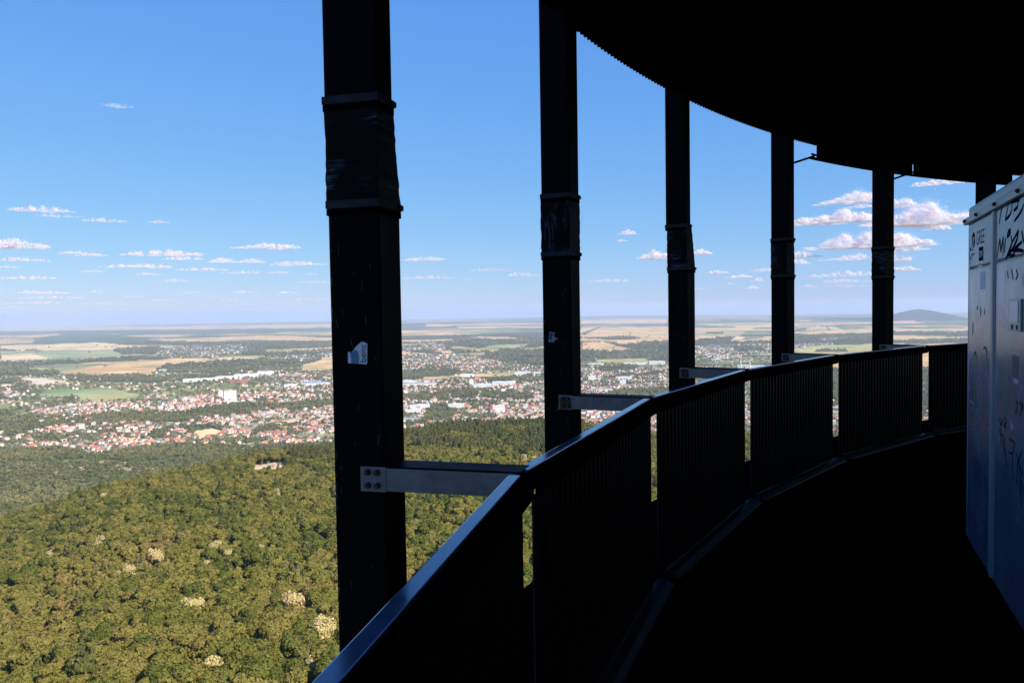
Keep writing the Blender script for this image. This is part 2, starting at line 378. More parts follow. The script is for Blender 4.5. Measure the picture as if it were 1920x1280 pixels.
gmx = gn.new('ShaderNodeMix'); gmx.data_type = 'RGBA'; gmx.blend_type = 'MULTIPLY'; gmx.inputs[0].default_value = 1
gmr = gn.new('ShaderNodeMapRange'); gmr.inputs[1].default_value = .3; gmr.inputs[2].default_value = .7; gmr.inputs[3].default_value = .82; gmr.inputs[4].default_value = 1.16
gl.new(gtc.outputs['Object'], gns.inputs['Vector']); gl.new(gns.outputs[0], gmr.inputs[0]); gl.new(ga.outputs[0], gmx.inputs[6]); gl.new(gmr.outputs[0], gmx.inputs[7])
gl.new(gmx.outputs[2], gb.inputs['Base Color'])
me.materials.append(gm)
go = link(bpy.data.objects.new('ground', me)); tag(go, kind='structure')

# ------------------------------------------------------------------ the balcony: floor, tower wall, roof
CX, CY, RAIL_R = 13.0948, -1.0371, 13.5682
PH0, DPH = R_(164.1113), R_(-9.5183)
FLOOR_Z, RAIL_Z, ROOF_Z, ROOF_R = -1.65, -0.55, 1.82, 14.2
def cyl(r, a, z): return (CX+r*math.cos(a), CY+r*math.sin(a), z)
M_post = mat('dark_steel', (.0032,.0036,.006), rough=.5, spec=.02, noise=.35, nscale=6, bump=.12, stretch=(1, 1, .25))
def wrap_mat(name, stretch):
    m = mat(name, (.0025,.0028,.0045), rough=.5, spec=.04); n = m.node_tree.nodes; l = m.node_tree.links; b = n['Principled BSDF']
    tc = n.new('ShaderNodeTexCoord'); mp = n.new('ShaderNodeMapping'); mp.inputs['Scale'].default_value = stretch
    a = n.new('ShaderNodeTexNoise'); a.inputs['Scale'].default_value = 26; a.inputs['Detail'].default_value = 8; a.inputs['Roughness'].default_value = .7; a.inputs['Distortion'].default_value = .6
    p = n.new('ShaderNodeTexNoise'); p.inputs['Scale'].default_value = 6.5; p.inputs['Detail'].default_value = 3
    l.new(tc.outputs['Object'], mp.inputs[0]); l.new(mp.outputs[0], a.inputs['Vector']); l.new(tc.outputs['Object'], p.inputs['Vector'])
    r1 = n.new('ShaderNodeMapRange'); r1.inputs[1].default_value = .48; r1.inputs[2].default_value = .66; l.new(a.outputs[0], r1.inputs[0])
    r2 = n.new('ShaderNodeMapRange'); r2.inputs[1].default_value = .46; r2.inputs[2].default_value = .62; l.new(p.outputs[0], r2.inputs[0])
    mu = n.new('ShaderNodeMath'); mu.operation = 'MULTIPLY'; l.new(r1.outputs[0], mu.inputs[0]); l.new(r2.outputs[0], mu.inputs[1])
    mx = n.new('ShaderNodeMix'); mx.data_type = 'RGBA'; mx.inputs[6].default_value = (.0022,.0024,.004,1); mx.inputs[7].default_value = (.075,.095,.16,1)
    l.new(mu.outputs[0], mx.inputs[0]); l.new(mx.outputs[2], b.inputs['Base Color'])
    bp = n.new('ShaderNodeBump'); bp.inputs['Strength'].default_value = .4; bp.inputs['Distance'].default_value = .004; l.new(a.outputs[0], bp.inputs['Height']); l.new(bp.outputs[0], b.inputs['Normal'])
    return m
M_wrap = wrap_mat('scuffed_wrap', (.30,.30,3.0)); M_wrap2 = wrap_mat('scuffed_wrap_upright', (2.2,2.2,.35))
M_scuff = mat('scuffed_grey', (.05,.06,.09), rough=.5, noise=.5, nscale=14)
M_band = mat('clamp_band', (.017,.021,.030), rough=.6, spec=.12, noise=.6, nscale=18)
M_brace = mat('galvanised_steel', (.105,.125,.155), rough=.5, metal=.15, noise=.4, nscale=13, bump=.06)
M_bolt = mat('rusty_bolt', (.035,.02,.012), rough=.7, noise=.5, nscale=60)
M_rust = mat('rust_stain', (.035,.02,.012), rough=.8, noise=.6, nscale=40)
M_rail = mat('painted_rail', (.085,.125,.215), rough=.05, metal=.35, spec=.8, noise=.3, nscale=9)
M_black = mat('black_paint', (.002,.002,.003), rough=.9, spec=0, noise=.3, nscale=8)
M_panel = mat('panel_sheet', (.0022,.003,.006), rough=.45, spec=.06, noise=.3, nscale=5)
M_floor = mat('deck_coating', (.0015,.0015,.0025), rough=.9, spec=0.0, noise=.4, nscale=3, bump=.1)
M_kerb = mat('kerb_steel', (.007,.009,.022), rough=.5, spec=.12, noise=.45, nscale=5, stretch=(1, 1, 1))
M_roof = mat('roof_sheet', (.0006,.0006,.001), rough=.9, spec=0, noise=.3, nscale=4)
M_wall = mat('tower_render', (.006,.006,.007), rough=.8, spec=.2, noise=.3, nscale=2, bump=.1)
def ring(mb, r0, r1, z0, z1, a0, a1, n):
    v = []; f = []
    for k in range(n+1):
        a = a0+(a1-a0)*k/n
        v += [cyl(r0, a, z0), cyl(r1, a, z0), cyl(r1, a, z1), cyl(r0, a, z1)]
    for k in range(n):
        b = 4*k
        for s in range(4): f.append((b+s, b+(s+1) % 4, b+4+(s+1) % 4, b+4+s))
    f += [(0, 1, 2, 3), (4*n, 4*n+3, 4*n+2, 4*n+1)]
    mb.add(v, f)
A0, A1 = R_(40), R_(320)
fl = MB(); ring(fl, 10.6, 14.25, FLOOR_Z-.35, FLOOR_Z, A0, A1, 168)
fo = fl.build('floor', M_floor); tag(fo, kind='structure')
for k in range(14):                                            # seams: thin raised joints of the coating
    a = R_(178-k*9.5-3)
    s = MB(); s.prism([cyl(11.0, a, FLOOR_Z-.002), cyl(13.35, a+.001, FLOOR_Z-.002), cyl(13.35, a+.0022, FLOOR_Z-.002), cyl(11.0, a+.0013, FLOOR_Z-.002)], (0, 0, .006))
    so = s.build('floor_joint', M_black, fo)
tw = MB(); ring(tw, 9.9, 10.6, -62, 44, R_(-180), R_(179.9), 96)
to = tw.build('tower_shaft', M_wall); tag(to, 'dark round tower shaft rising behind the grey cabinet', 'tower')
# corrugated roof soffit: ribs run outwards from the tower, so the edge shows as steps against the sky
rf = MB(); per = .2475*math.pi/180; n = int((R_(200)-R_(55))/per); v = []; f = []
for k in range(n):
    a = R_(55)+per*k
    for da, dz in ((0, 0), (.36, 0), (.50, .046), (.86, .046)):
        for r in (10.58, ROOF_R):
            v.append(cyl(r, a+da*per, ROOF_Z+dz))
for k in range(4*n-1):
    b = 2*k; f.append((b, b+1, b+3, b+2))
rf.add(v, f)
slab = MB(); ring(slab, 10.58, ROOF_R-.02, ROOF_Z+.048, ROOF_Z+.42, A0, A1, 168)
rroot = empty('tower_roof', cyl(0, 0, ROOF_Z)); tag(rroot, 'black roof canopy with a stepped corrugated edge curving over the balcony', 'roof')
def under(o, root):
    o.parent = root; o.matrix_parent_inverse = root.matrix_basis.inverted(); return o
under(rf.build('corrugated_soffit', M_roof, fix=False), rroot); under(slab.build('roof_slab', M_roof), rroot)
# hanging valance boards under the roof edge beyond the fourth post
def valance(a0, a1, label):
    root = empty('valance_board', cyl(14.3, R_(a0), 1.7)); tag(root, label, 'roof valance', 'boards hung under the roof edge')
    b = MB(); ring(b, 14.28, 14.31, 1.702, 2.06, R_(a0), R_(a1), 14); under(b.build('board', M_black), root)
    e = MB(); ring(e, 14.265, 14.325, 1.695, 1.712, R_(a0+.55), R_(a1-.2), 14); under(e.build('edge_strip', M_black), root)
    h = MB(); h.tube(cyl(14.27, R_(a0+2.35), 1.60), cyl(14.27, R_(a0+.55), 1.722), .013); h.tube(cyl(14.28, R_(a0+.2), 1.72), cyl(14.29, R_(a0-.0), 1.765), .006)
    h.tube(cyl(14.27, R_(a0+.75), 1.742), cyl(14.27, R_(a0+.1), 1.738), .012)
    under(h.build('bracket', M_black), root)
valance(131.2, 122.32, 'black hanging board under the roof edge beside the fourth post, with a slanted bracket')
valance(122.05, 113.2, 'black hanging board under the roof edge above the white cumulus and the cabinet')

# ------------------------------------------------------------------ steel posts with braces
def frame(i):
    a = PH0+DPH*i
    return a, Vector((math.cos(a), math.sin(a), 0)), Vector((math.sin(a), -math.cos(a), 0))
class LMB(MB):
    """MB in a post frame: x = outwards from the tower axis, y = along the rail away from the camera, z up."""
    def __init__(self, i):
        super().__init__(); self.i = i
        a, self.er, self.et = frame(i)
    def done(self, name, m, root, **kw):
        c = Vector((CX, CY, 0))
        self.v = [tuple(c+self.er*p[0]+self.et*p[1]+Vector((0, 0, p[2]))) for p in self.v]
        o = self.build(name, m, **kw)
        return under(o, root)
def jag(mb, x0, x1, y0, y1, z0, z1, seed, amp=.0016, nz=18, topshift=(0, 0), bul=0.0):
    """A wrapped splice: box of rings with uneven outline that leans from the upper to the lower shaft."""
    g = random.Random(seed); v = []; f = []; rings = []
    for k in range(nz+1):
        t = k/nz; z = z0+(z1-z0)*t
        b = bul*math.sin(math.pi*t)+g.uniform(-amp, amp)
        sx, sy = topshift[0]*t, topshift[1]*t
        m = 4; pts = []
        xa, xb, ya, yb = x0-b, x1+b+g.uniform(-amp, amp), y0-b*.6, y1+sy+b
        xa += sx*.5
        base = [(xa, ya), (xb, ya), (xb, yb), (xa, yb)]
        for s in range(4):
            p, q_ = base[s], base[(s+1) % 4]
            for e in range(m):
                u = e/m; pts.append((p[0]+(q_[0]-p[0])*u+g.uniform(-amp, amp)*.5, p[1]+(q_[1]-p[1])*u+g.uniform(-amp, amp)*.5, z))
        rings.append(len(v)); v += pts
    L = 16
    for k in range(nz):
        for s in range(L):
            a = rings[k]+s; b = rings[k]+(s+1) % L; f.append((a, b, b+L, a+L))
    f += [tuple(range(L-1, -1, -1)), tuple(range(rings[-1], rings[-1]+L))]
    mb.add(v, f)
POSTS = [   # lower x0,x1,width | upper x0,x1,width | splice z | label
 (14.090, 14.285, .186, 14.085, 14.290, .130, (.372, .735), 'broad dark steel post nearest the camera, with a torn white and blue sticker'),
 (14.091, 14.281, .172, 14.092, 14.281, .172, (.330, .690), 'dark steel post with a torn purple sticker, rising where the roof begins'),
 (14.105, 14.287, .178, 14.115, 14.303, .112, (.318, .690), 'dark steel post with a crooked splice, brace bolted on left of the two chimneys'),
 (14.120, 14.304, .190, 14.104, 14.306, .150, (.300, .700), 'dark steel post just left of the first hanging roof board'),
 (14.106, 14.292, .200, 14.100, 14.296, .192, (.318, .690), 'dark steel post between the big white clouds and left of the blue far hill'),
 (14.100, 14.280, .200, 14.096, 14.280, .200, (.318, .690), 'dark steel post mostly hidden behind the grey cabinet'),
]
def sticker_poly(lmb, pts, y=-.0025, t=.0015):
    lmb.prism([(p[0], y, p[1]) for p in pts], (0, t, 0))
def text_mesh(body, size, name):
    cu = bpy.data.curves.new(name, 'FONT'); cu.body = body; cu.size = size; cu.extrude = .0001
    o = bpy.data.objects.new(name, cu); col.objects.link(o)
    dg = bpy.context.evaluated_depsgraph_get(); m = bpy.data.meshes.new_from_object(o.evaluated_get(dg))
    bpy.data.objects.remove(o); bpy.data.curves.remove(cu)
    return m
def stroke(mb, pts, w, plane):
    """Brush stroke: a thin ribbon through 2-D points; plane maps (s, z) to 3-D, with a thickness."""
    P = [Vector((p[0], p[1])) for p in pts]; n = len(P); lf = []; rt = []
    for k in range(n):
        d = (P[min(k+1, n-1)]-P[max(k-1, 0)]); d = d.normalized() if d.length > 1e-9 else Vector((1, 0)); nn = Vector((-d.y, d.x))
        ww = w*(0.65+0.35*math.sin(math.pi*(k+.5)/n)); lf.append(P[k]+nn*ww/2); rt.append(P[k]-nn*ww/2)
    for k in range(n-1):
        a = [lf[k], lf[k+1], rt[k+1], rt[k]]
        mb.add([plane(p.x, p.y, 0) for p in a]+[plane(p.x, p.y, .0012) for p in a], [(0,1,2,3),(7,6,5,4),(0,4,5,1),(1,5,6,2),(2,6,7,3),(3,7,4,0)])
M_white = mat('sticker_paper', (.52,.58,.66), rough=.5, noise=.15, nscale=40)
M_blue = mat('sticker_blue', (.03,.17,.34), rough=.5, noise=.15, nscale=40)
M_navy = mat('sticker_navy', (.012,.012,.10), rough=.5, noise=.3, nscale=60)
M_ink = mat('sticker_ink', (.03,.06,.13), rough=.6)
M_torn = mat('torn_paper', (.20,.26,.36), rough=.8, noise=.4, nscale=90)
for i, (x0, x1, w, ux0, ux1, uw, (z0, z1), label) in enumerate(POSTS):
    a, er, et = frame(i)
    root = empty('steel_post', cyl(14.19, a, -2.6)); tag(root, label, 'steel post', 'steel posts round the balcony')
    m = LMB(i); m.bevbox((x0, 0, -6), (x1, w, z0+.03), .010)
    if i < 3:
        g = random.Random(70+i); nf0 = len(m.f)
        for k in range(16):
            xx = g.uniform(x0+.012, x1-.012); zz = g.uniform(-1.0, .25); L_ = g.uniform(.008, .05)
            stroke(m, [(xx+g.uniform(-.002, .002), zz), (xx+g.uniform(-.003, .003), zz-L_*.5), (xx+g.uniform(-.006, .006), zz-L_)], g.uniform(.0008, .0018), lambda s, z, t: (s, -.0004-t*.3, z))
        for k in range(22):
            zz = g.uniform(-1.2, .3); L_ = g.uniform(.004, .03); stroke(m, [(x1-.0085-g.uniform(0, .003), zz), (x1-.009, zz-L_)], g.uniform(.001, .003), lambda s, z, t: (s, -.0004-t*.3, z))
        m.mi[nf0:] = [1]*(len(m.f)-nf0)
    m.done('lower_shaft', [M_post, M_scuff], root)
    m = LMB(i); m.bevbox((ux0, 0, z1-.03), (ux1, uw, 2.6), .010); m.done('upper_shaft', M_post, root)
    m = LMB(i); jag(m, x0-.002, x1+.003, -.002, w+.002, z0, z1, 40+i, topshift=(ux0-x0, uw-w)); m.done('splice_wrap', M_wrap if i != 1 else M_wrap2, root)
    for zb, xx0, xx1, ww in ((z0, x0, x1, w), (z1, ux0, ux1, uw)):
        m = LMB(i); m.bevbox((xx0-.006, -.006, zb-.016), (xx1+.006, ww+.006, zb+.013), .003)
        m.bevbox((xx0-.012, ww-.028, zb-.012), (xx0-.004, ww+.009, zb+.008), .003)
        m.done('clamp_band', M_band, root)
        m = LMB(i); m.bevbox((xx0-.004, -.004, zb-.040), (xx1+.004, ww+.004, zb-.0165), .003); m.done('rubber_seal', M_black, root)
    # brace from post to railing: web plate bolted on the side face, top flange behind it
    m = LMB(i); m.box((13.605, -.008, -.637), (14.172, -.0005, -.556))
    br = m.done('brace', M_brace, root)
    m = LMB(i); m.box((13.590, -.008, -.5555), (14.088, .115, -.549)); m.box((13.605, 0, -.637), (14.088, .05, -.631)); m.done('brace_flange', M_post, root)
    m = LMB(i); m.box((14.080, -.0105, -.640), (14.176, -.0083, -.552)); gp = m.done('gusset_plate', M_brace, root)
    m = LMB(i); m.prism([(14.088, -.0107, -.635), (14.170, -.0107, -.637), (14.166, -.0107, -.60), (14.171, -.0107, -.57), (14.12, -.0107, -.558), (14.094, -.0107, -.575)], (0, -.0006, 0)); 
    if i in (1, 2, 3, 4): m.done('rust_patch', M_rust, root)
    for bx in (14.148, 14.112):
        for bz in (-.572, -.618):
            m = LMB(i); m.tube((bx, -.0105, bz), (bx, -.020, bz), .012, 6); m.tube((bx, -.020, bz), (bx, -.027, bz), .007, 10)
            bo = m.done('bolt', M_bolt, root)
    if i == 0:
        m = LMB(i)                                              # x grows outwards = towards the picture's left
        # outline of the torn sticker; corners: (outer = left in the picture)
        L, Rr, B, T = 14.218, 14.142, -.190, -.112
        S = lambda u, vv: (L+(Rr-L)*u, B+(T-B)*vv)
        out = [S(0, .02), S(0, .50), S(.05, .55), S(.16, .47), S(.25, .57), S(.40, .76), S(.55, .88), S(.66, .95), S(.70, 1.0), S(.76, .93), S(.82, 1.01), S(.90, .93), S(.985, .92), S(1, .86), S(.97, .03), S(.92, -.03), S(.55, 0)]
        sticker_poly(m, out); st = m.done('sticker', M_white, root, fix=False); st['label'] = 'torn white sticker with a blue shape and vertical lettering'
        m = LMB(i); sticker_poly(m, [S(.165, .005), S(.17, .20), S(.15, .35), S(.11, .46), S(.17, .46), S(.19, .52), S(.28, .52), S(.32, .62), S(.42, .62), S(.49, .56), S(.53, .42), S(.55, .30), S(.53, .01)], y=-.0042); b_ = m.done('sticker_print', M_blue, root, fix=False)
        tm = text_mesh('benc', .034, 'sticker_lettering'); tm.materials.append(M_ink)
        to_ = bpy.data.objects.new('sticker_lettering', tm); col.objects.link(to_)
        ex, ey = Vector((0, 0, 1)), er                           # text runs upwards, its top towards the outside
        base = Vector((CX, CY, 0))+er*14.1475+et*(-.0046)+Vector((0, 0, -.186))
        mm = Matrix.Identity(4)
        ez = ex.cross(ey)
        for r_ in range(3): mm[r_][0] = ex[r_]; mm[r_][1] = ey[r_]; mm[r_][2] = ez[r_]; mm[r_][3] = base[r_]
        to_.data.transform(mm); under(to_, root)
    if i == 1:
        m = LMB(i); S = lambda u, vv: (14.243-.062*u, -.225+.068*vv)
        sticker_poly(m, [S(0, .05), S(.14, 1), S(.74, .93), S(.70, .80), S(.62, .70), S(.66, .52), S(.82, .42), S(1, .48), S(.97, .30), S(.80, .33), S(.72, .18), S(.55, .16), S(.70, 0), S(.5, .08), S(.05, .06)])
        st = m.done('sticker', M_torn, root, fix=False); st['label'] = 'torn sticker with a purple-blue corner left'
        m = LMB(i); sticker_poly(m, [S(.10, .22), S(.19, .93), S(.62, .87), S(.50, .72), S(.36, .60), S(.40, .44), S(.30, .30)], y=-.0042); m.done('sticker_print', M_navy, root, fix=False)
# ------------------------------------------------------------------ railing sections
LAB = ['nearest railing section with its blue lit handrail running out of the picture at bottom left',
       'ribbed railing section that starts with a flat dark plate, right of the nearest gap',
       'ribbed railing section below the brace of the post with the crooked splice',
       'dark railing section below the two chimneys',
       'dark railing section below the blue far hill, fifth from the camera',
       'last dark railing section, running in behind the grey cabinet']
for i in range(-1, 5):
    A = Vector(cyl(RAIL_R, PH0+DPH*i, 0)); B = Vector(cyl(RAIL_R, PH0+DPH*(i+1), 0)); t = (B-A); L = t.length; t.normalize(); nrm = Vector((-t.y, t.x, 0))
    if nrm.dot(A-Vector((CX, CY, 0))) < 0: nrm = -nrm
    root = empty('railing_section', A+Vector((0, 0, FLOOR_Z))); tag(root, LAB[i+1], 'railing', 'railing sections round the balcony')
    def put(mb, name, m, **kw):
        mb.v = [tuple(A+t*p[0]+nrm*p[1]+Vector((0, 0, p[2]))) for p in mb.v]
        return under(mb.build(name, m, **kw), root)
    m = MB(); m.bevbox((.04, .013, RAIL_Z-.012), (L-.05, .054, RAIL_Z), .003); put(m, 'handrail', M_rail)
    m = MB(); m.box((.03, -.020, RAIL_Z-.088), (L-.03, -.0165, RAIL_Z-.0135)); m.box((.03, -.0164, RAIL_Z-.030), (L-.03, .0103, RAIL_Z-.0137)); m.box((-.045, -.012, RAIL_Z-.082), (.029, .050, RAIL_Z-.0139)) if i < 4 else None; m.box((.03, .0105, RAIL_Z-.08), (L-.05, .048, RAIL_Z-.0127)); put(m, 'rail_beam', M_black)
    for s in (.10, L-.12):
        m = MB(); m.tube((s, -.0201, RAIL_Z-.035), (s, -.024, RAIL_Z-.035), .0055, 8); put(m, 'rivet', M_band)
    # corrugated sheet
    m = MB(); per = .0695; v = []; f = []; s = .012; s1 = L-.165
    prof = []
    if i == 0: s = .20
    while s < s1-1e-6:
        for d, off in ((0, 0), (.40, 0), (.54, .014), (.86, .014)):
            if s+d*per < s1: prof.append((s+d*per, off))
        s += per
    prof.append((s1, 0))
    for s, off in prof: v += [(s, -.012+off, -1.605), (s, -.012+off, RAIL_Z-.075)]
    for k in range(len(prof)-1): f.append((2*k, 2*k+1, 2*k+3, 2*k+2))
    m.add(v, f); b = len(m.v)
    m.add([(p[0], p[1]+.0015, p[2]) for p in v], [tuple(reversed(q_)) for q_ in f])
    put(m, 'corrugated_sheet', M_panel, fix=False)
    m = MB(); m.box((.007, -.0165, -1.607), (.0118, -.0105, RAIL_Z-.08)); put(m, 'edge_trim', M_kerb)
    if i == 0:
        m = MB(); m.box((.012, -.016, -1.60), (.215, -.0125, RAIL_Z-.08)); put(m, 'cover_plate', M_panel)['label'] = 'flat dark plate with a flaked paint patch'
        m = MB(); g = random.Random(3); pts = []
        for k in range(18):
            an = 2*math.pi*k/18; pts.append((.115+.028*math.cos(an)*g.uniform(.7, 1.2), -.0165, -.86+.10*math.sin(an)*g.uniform(.75, 1.15)))
        m.prism(pts, (0, -.001, 0)); put(m, 'paint_patch', M_black)
    # stub uprights either side of the gap at the corner, and the kerb
    m = MB(); m.box((-.03, -.015, FLOOR_Z), (.0, .02, -1.52)); m.box((-.045, -.06, FLOOR_Z+.001), (.05, .06, FLOOR_Z+.012)); put(m, 'foot_bracket', M_black)
    m = MB(); v = [(.075, .02), (.075, .02)]
    sec = [(-.118, 0), (-.114, .016), (-.085, .034), (-.045, .040), (-.022, .038), (-.022, 0)]
    m.prism([(.085, p[0], FLOOR_Z+.0005+p[1]) for p in sec], (L-.15, 0, 0)); put(m, 'kerb', M_kerb)

# ------------------------------------------------------------------ air-conditioning cabinet
CA = Vector((3.0591, 5.4208, 0)); CT = Vector((-.359484, -.933151, 0)); CN = Vector((-.933151, .359484, 0))
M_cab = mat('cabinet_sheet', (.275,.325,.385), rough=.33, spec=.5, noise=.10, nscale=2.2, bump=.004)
M_cab_shade = mat('cabinet_sheet_shade', (.135,.175,.24), rough=.25, spec=.5, noise=.22, nscale=3.5, bump=.004)  # darker copy of the sheet: the lower cabinet's shade put into its colour
M_cover = mat('cabinet_cover', (.30,.36,.43), rough=.4, noise=.10, nscale=3)
M_cabd = mat('cabinet_gap', (.01,.01,.012), rough=.7)
M_tag = mat('marker_ink', (.012,.012,.04), rough=.9, spec=0, noise=.3, nscale=40)
M_lab = mat('label_paper', (.84,.87,.92), rough=.6)
M_lab2 = mat('label_pale_blue', (.40,.50,.60), rough=.3, noise=.1, nscale=20)
M_sblue = mat('label_blue', (.10,.30,.60), rough=.4, noise=.1, nscale=30)
M_print = mat('dark_print', (.045,.06,.10), rough=.6, noise=.5, nscale=70)
M_pink = mat('label_pink', (.50,.38,.45), rough=.5)
M_crust = mat('cabinet_rust', (.30,.20,.17), rough=.8, noise=.5, nscale=60)
cab = empty('air_conditioner', CA+CT*.9-CN*.4+Vector((0, 0, FLOOR_Z)))
tag(cab, 'tall grey outdoor air conditioning cabinet covered in graffiti and stickers on the walkway', 'air conditioner')
def cput(mb, name, m, **kw):
    mb.v = [tuple(CA+CT*p[0]+CN*p[1]+Vector((0, 0, p[2]))) for p in mb.v]
    return under(mb.build(name, m, **kw), cab)
CW = 2.02
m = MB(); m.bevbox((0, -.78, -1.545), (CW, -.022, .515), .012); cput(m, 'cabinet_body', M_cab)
m = MB(); m.box((.01, -.76, FLOOR_Z), (CW-.01, -.03, -1.5455)); cput(m, 'base_plinth', M_cab_shade)
m = MB(); m.bevbox((-.075, -.86, .505), (CW+.07, .022, .545), .008); m.bevbox((-.045, -.83, .546), (CW+.04, -.006, .618), .02); cput(m, 'top_cover', M_cover)
m = MB(); m.bevbox((-.030, -.12, -1.60), (.038, -.004, .5045), .012); cput(m, 'corner_post', M_cover)
m = MB(); m.bevbox((.792, -.05, -1.60), (.930, -.006, .5045), .020); m.bevbox((.832, -.03, -1.598), (.905, .012, .504), .016); cput(m, 'centre_post', M_cab)
for s0, s1, z0, z1, mt in ((.044, .782, .214, .500, M_cab), (.044, .782, -1.592, .202, M_cab_shade), (.942, CW-.02, .220, .500, M_cab), (.942, CW-.02, -1.592, .208, M_cab_shade)):
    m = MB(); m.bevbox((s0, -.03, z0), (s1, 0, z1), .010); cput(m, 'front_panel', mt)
for s in (.022, .46, 1.03, 1.60, 1.98):
    m = MB(); m.tube((s, .022, .524), (s, .034, .524), .011, 8); m.tube((s, .034, .524), (s, .038, .524), .006, 8); cput(m, 'cover_bolt', M_bolt)
EPS = .0003
def patch(name, s0, z0, s1, z1, mt, y=EPS, label=None, skew=0.0):
    m = MB(); m.prism([(s0, y, z0), (s1, y, z0+skew), (s1, y, z1+skew), (s0, y, z1)], (0, .0003, 0)); o = cput(m, name, mt)
    if label: o['label'] = label
    return o
patch('logo_label', .15, .300, .605, .455, M_lab, label='white maker\'s label with round emblem and black letters')
patch('logo_label', .375, .225, .56, .338, M_lab, y=.0007, label='small white label with a black box printed on it')
patch('model_plate', .40, .240, .55, .325, M_tag, y=.0011)
def ctext(body, size, s, z, sx, mt, y=.0011, name='lettering'):
    tm = text_mesh(body, size, name); tm.materials.append(mt)
    o = bpy.data.objects.new(name, tm); col.objects.link(o)
    ex, ey = CT, Vector((0, 0, 1)); ez = ex.cross(ey)
    b = CA+CT*s+Vector((0, 0, z))+CN*y; mm = Matrix.Identity(4)
    for r_ in range(3): mm[r_][0] = ex[r_]*sx; mm[r_][1] = ey[r_]; mm[r_][2] = ez[r_]; mm[r_][3] = b[r_]
    o.data.transform(mm); return under(o, cab)
ctext('GREE', .125, .305, .345, .95, M_tag)
ctext('GMV', .060, .408, .262, .95, M_lab, y=.0018)
cpl_unused = lambda s, z, t: (s, EPS+t, z)
m = MB()                                                        # round emblem with a pale cut
pts = [(.205+.058*math.cos(2*math.pi*k/24), 0.0007, .385+.052*math.sin(2*math.pi*k/24)) for k in range(24)]
m.prism(pts, (0, .0003, 0)); cput(m, 'emblem', M_tag)
m = MB(); stroke(m, [(.175, .350), (.185, .385), (.205, .40), (.24, .395), (.215, .385), (.205, .37), (.203, .33)], .013, lambda s, z, t: (s, .0011+t*.2, z)); cput(m, 'emblem_cut', M_lab, fix=False)
GRAF = [[(1.085, 0.5), (1.054, 0.474), (1.012, 0.415)],
 [(1.244, 0.498), (1.215, 0.466), (1.175, 0.424), (1.288, 0.437), (1.326, 0.463), (1.334, 0.492)],
 [(1.315, 0.497), (1.363, 0.499), (1.505, 0.489)],
 [(1.477, 0.488), (1.46, 0.461), (1.413, 0.454), (1.375, 0.452)],
 [(1.6, 0.46), (1.561, 0.438), (1.481, 0.414), (1.388, 0.396)],
 [(0.963, 0.236), (1.038, 0.33), (1.064, 0.265), (1.126, 0.333), (1.12, 0.235)],
 [(1.186, 0.329), (1.152, 0.251)],
 [(1.221, 0.33), (1.251, 0.354), (1.297, 0.359), (1.298, 0.342), (1.232, 0.327)],
 [(1.317, 0.327), (1.344, 0.291), (1.276, 0.253), (1.185, 0.212)],
 [(1.344, 0.291), (1.484, 0.339), (1.459, 0.3), (1.375, 0.264), (1.257, 0.23)],
 [(1.297, 0.249), (1.414, 0.251), (1.377, 0.225), (1.288, 0.23)],
 [(1.56, 0.335), (1.579, 0.307), (1.609, 0.273)],
 [(1.568, 0.28), (1.488, 0.269), (1.404, 0.251), (1.526, 0.242), (1.611, 0.231)],
 [(0.099, 0.349), (0.068, 0.329), (0.132, 0.332)],
 [(0.019, 0.324), (0.05, 0.282), (0.043, 0.301), (0.078, 0.258)],
 [(0.227, 0.296), (0.149, 0.295), (0.087, 0.263)],
 [(0.169, 0.334), (0.195, 0.316)],
 [(0.078, 0.244), (0.098, 0.234)],
 [(0.08, 0.215), (0.099, 0.211)]]
GRAF_LOW = [[(1.469, -0.508), (1.518, -0.524), (1.461, -0.574)],
 [(1.549, -0.503), (1.602, -0.526), (1.568, -0.572)],
 [(1.6, -0.491), (1.633, -0.534)],
 [(1.075, -0.643), (1.116, -0.684), (1.165, -0.645)],
 [(1.201, -0.627), (1.263, -0.644), (1.191, -0.674), (1.264, -0.676)],
 [(1.091, -0.701), (1.134, -0.794)],
 [(1.105, -0.732), (1.182, -0.736), (1.275, -0.886)],
 [(1.182, -0.747), (1.223, -0.818)],
 [(1.326, -0.724), (1.451, -0.723), (1.41, -0.785), (1.318, -0.795)],
 [(1.41, -0.785), (1.417, -0.934)],
 [(1.487, -0.772), (1.531, -0.788), (1.505, -0.927)],
 [(1.612, -0.738), (1.543, -0.81), (1.648, -0.85)],
 [(1.575, -0.817), (1.61, -1.012)],
 [(1.619, -0.879), (1.653, -0.943)]]
def smooth_line(st):
    P = [Vector(p) for p in st]; out = []
    for k in range(len(P)-1):
        p0, p1, p2, p3 = P[max(k-1, 0)], P[k], P[k+1], P[min(k+2, len(P)-1)]
        for e in range(6):
            t = e/6; m1, m2 = (p2-p0)*.22, (p3-p1)*.22; t2, t3 = t*t, t*t*t
            out.append(tuple((2*t3-3*t2+1)*p1+(t3-2*t2+t)*m1+(3*t2-2*t3)*p2+(t3-t2)*m2))
    return out+[tuple(P[-1])]
for k, st in enumerate(GRAF+GRAF_LOW+[[(.58, -.30), (.63, -.28), (.70, -.31), (.66, -.33)], [(.24, -.36), (.30, -.33), (.36, -.37)], [(1.24, .150), (1.26, .11)], [(1.34, .155), (1.38, .10)], [(1.45, .15), (1.48, .12), (1.44, .10)]]):
    m = MB(); stroke(m, smooth_line(st), (.022 if st[0][1] < .35 else .020) if st[0][0] > .94 and k < 13 else .011, lambda s_, z_, t_: (s_, .0003+k*.00002+t_*.25, z_)); cput(m, 'graffiti_stroke', M_tag, fix=False)
patch('notice', 1.18, .405, 1.36, .432, M_lab2)
patch('notice', .36, .208, .50, .2125, M_lab2)
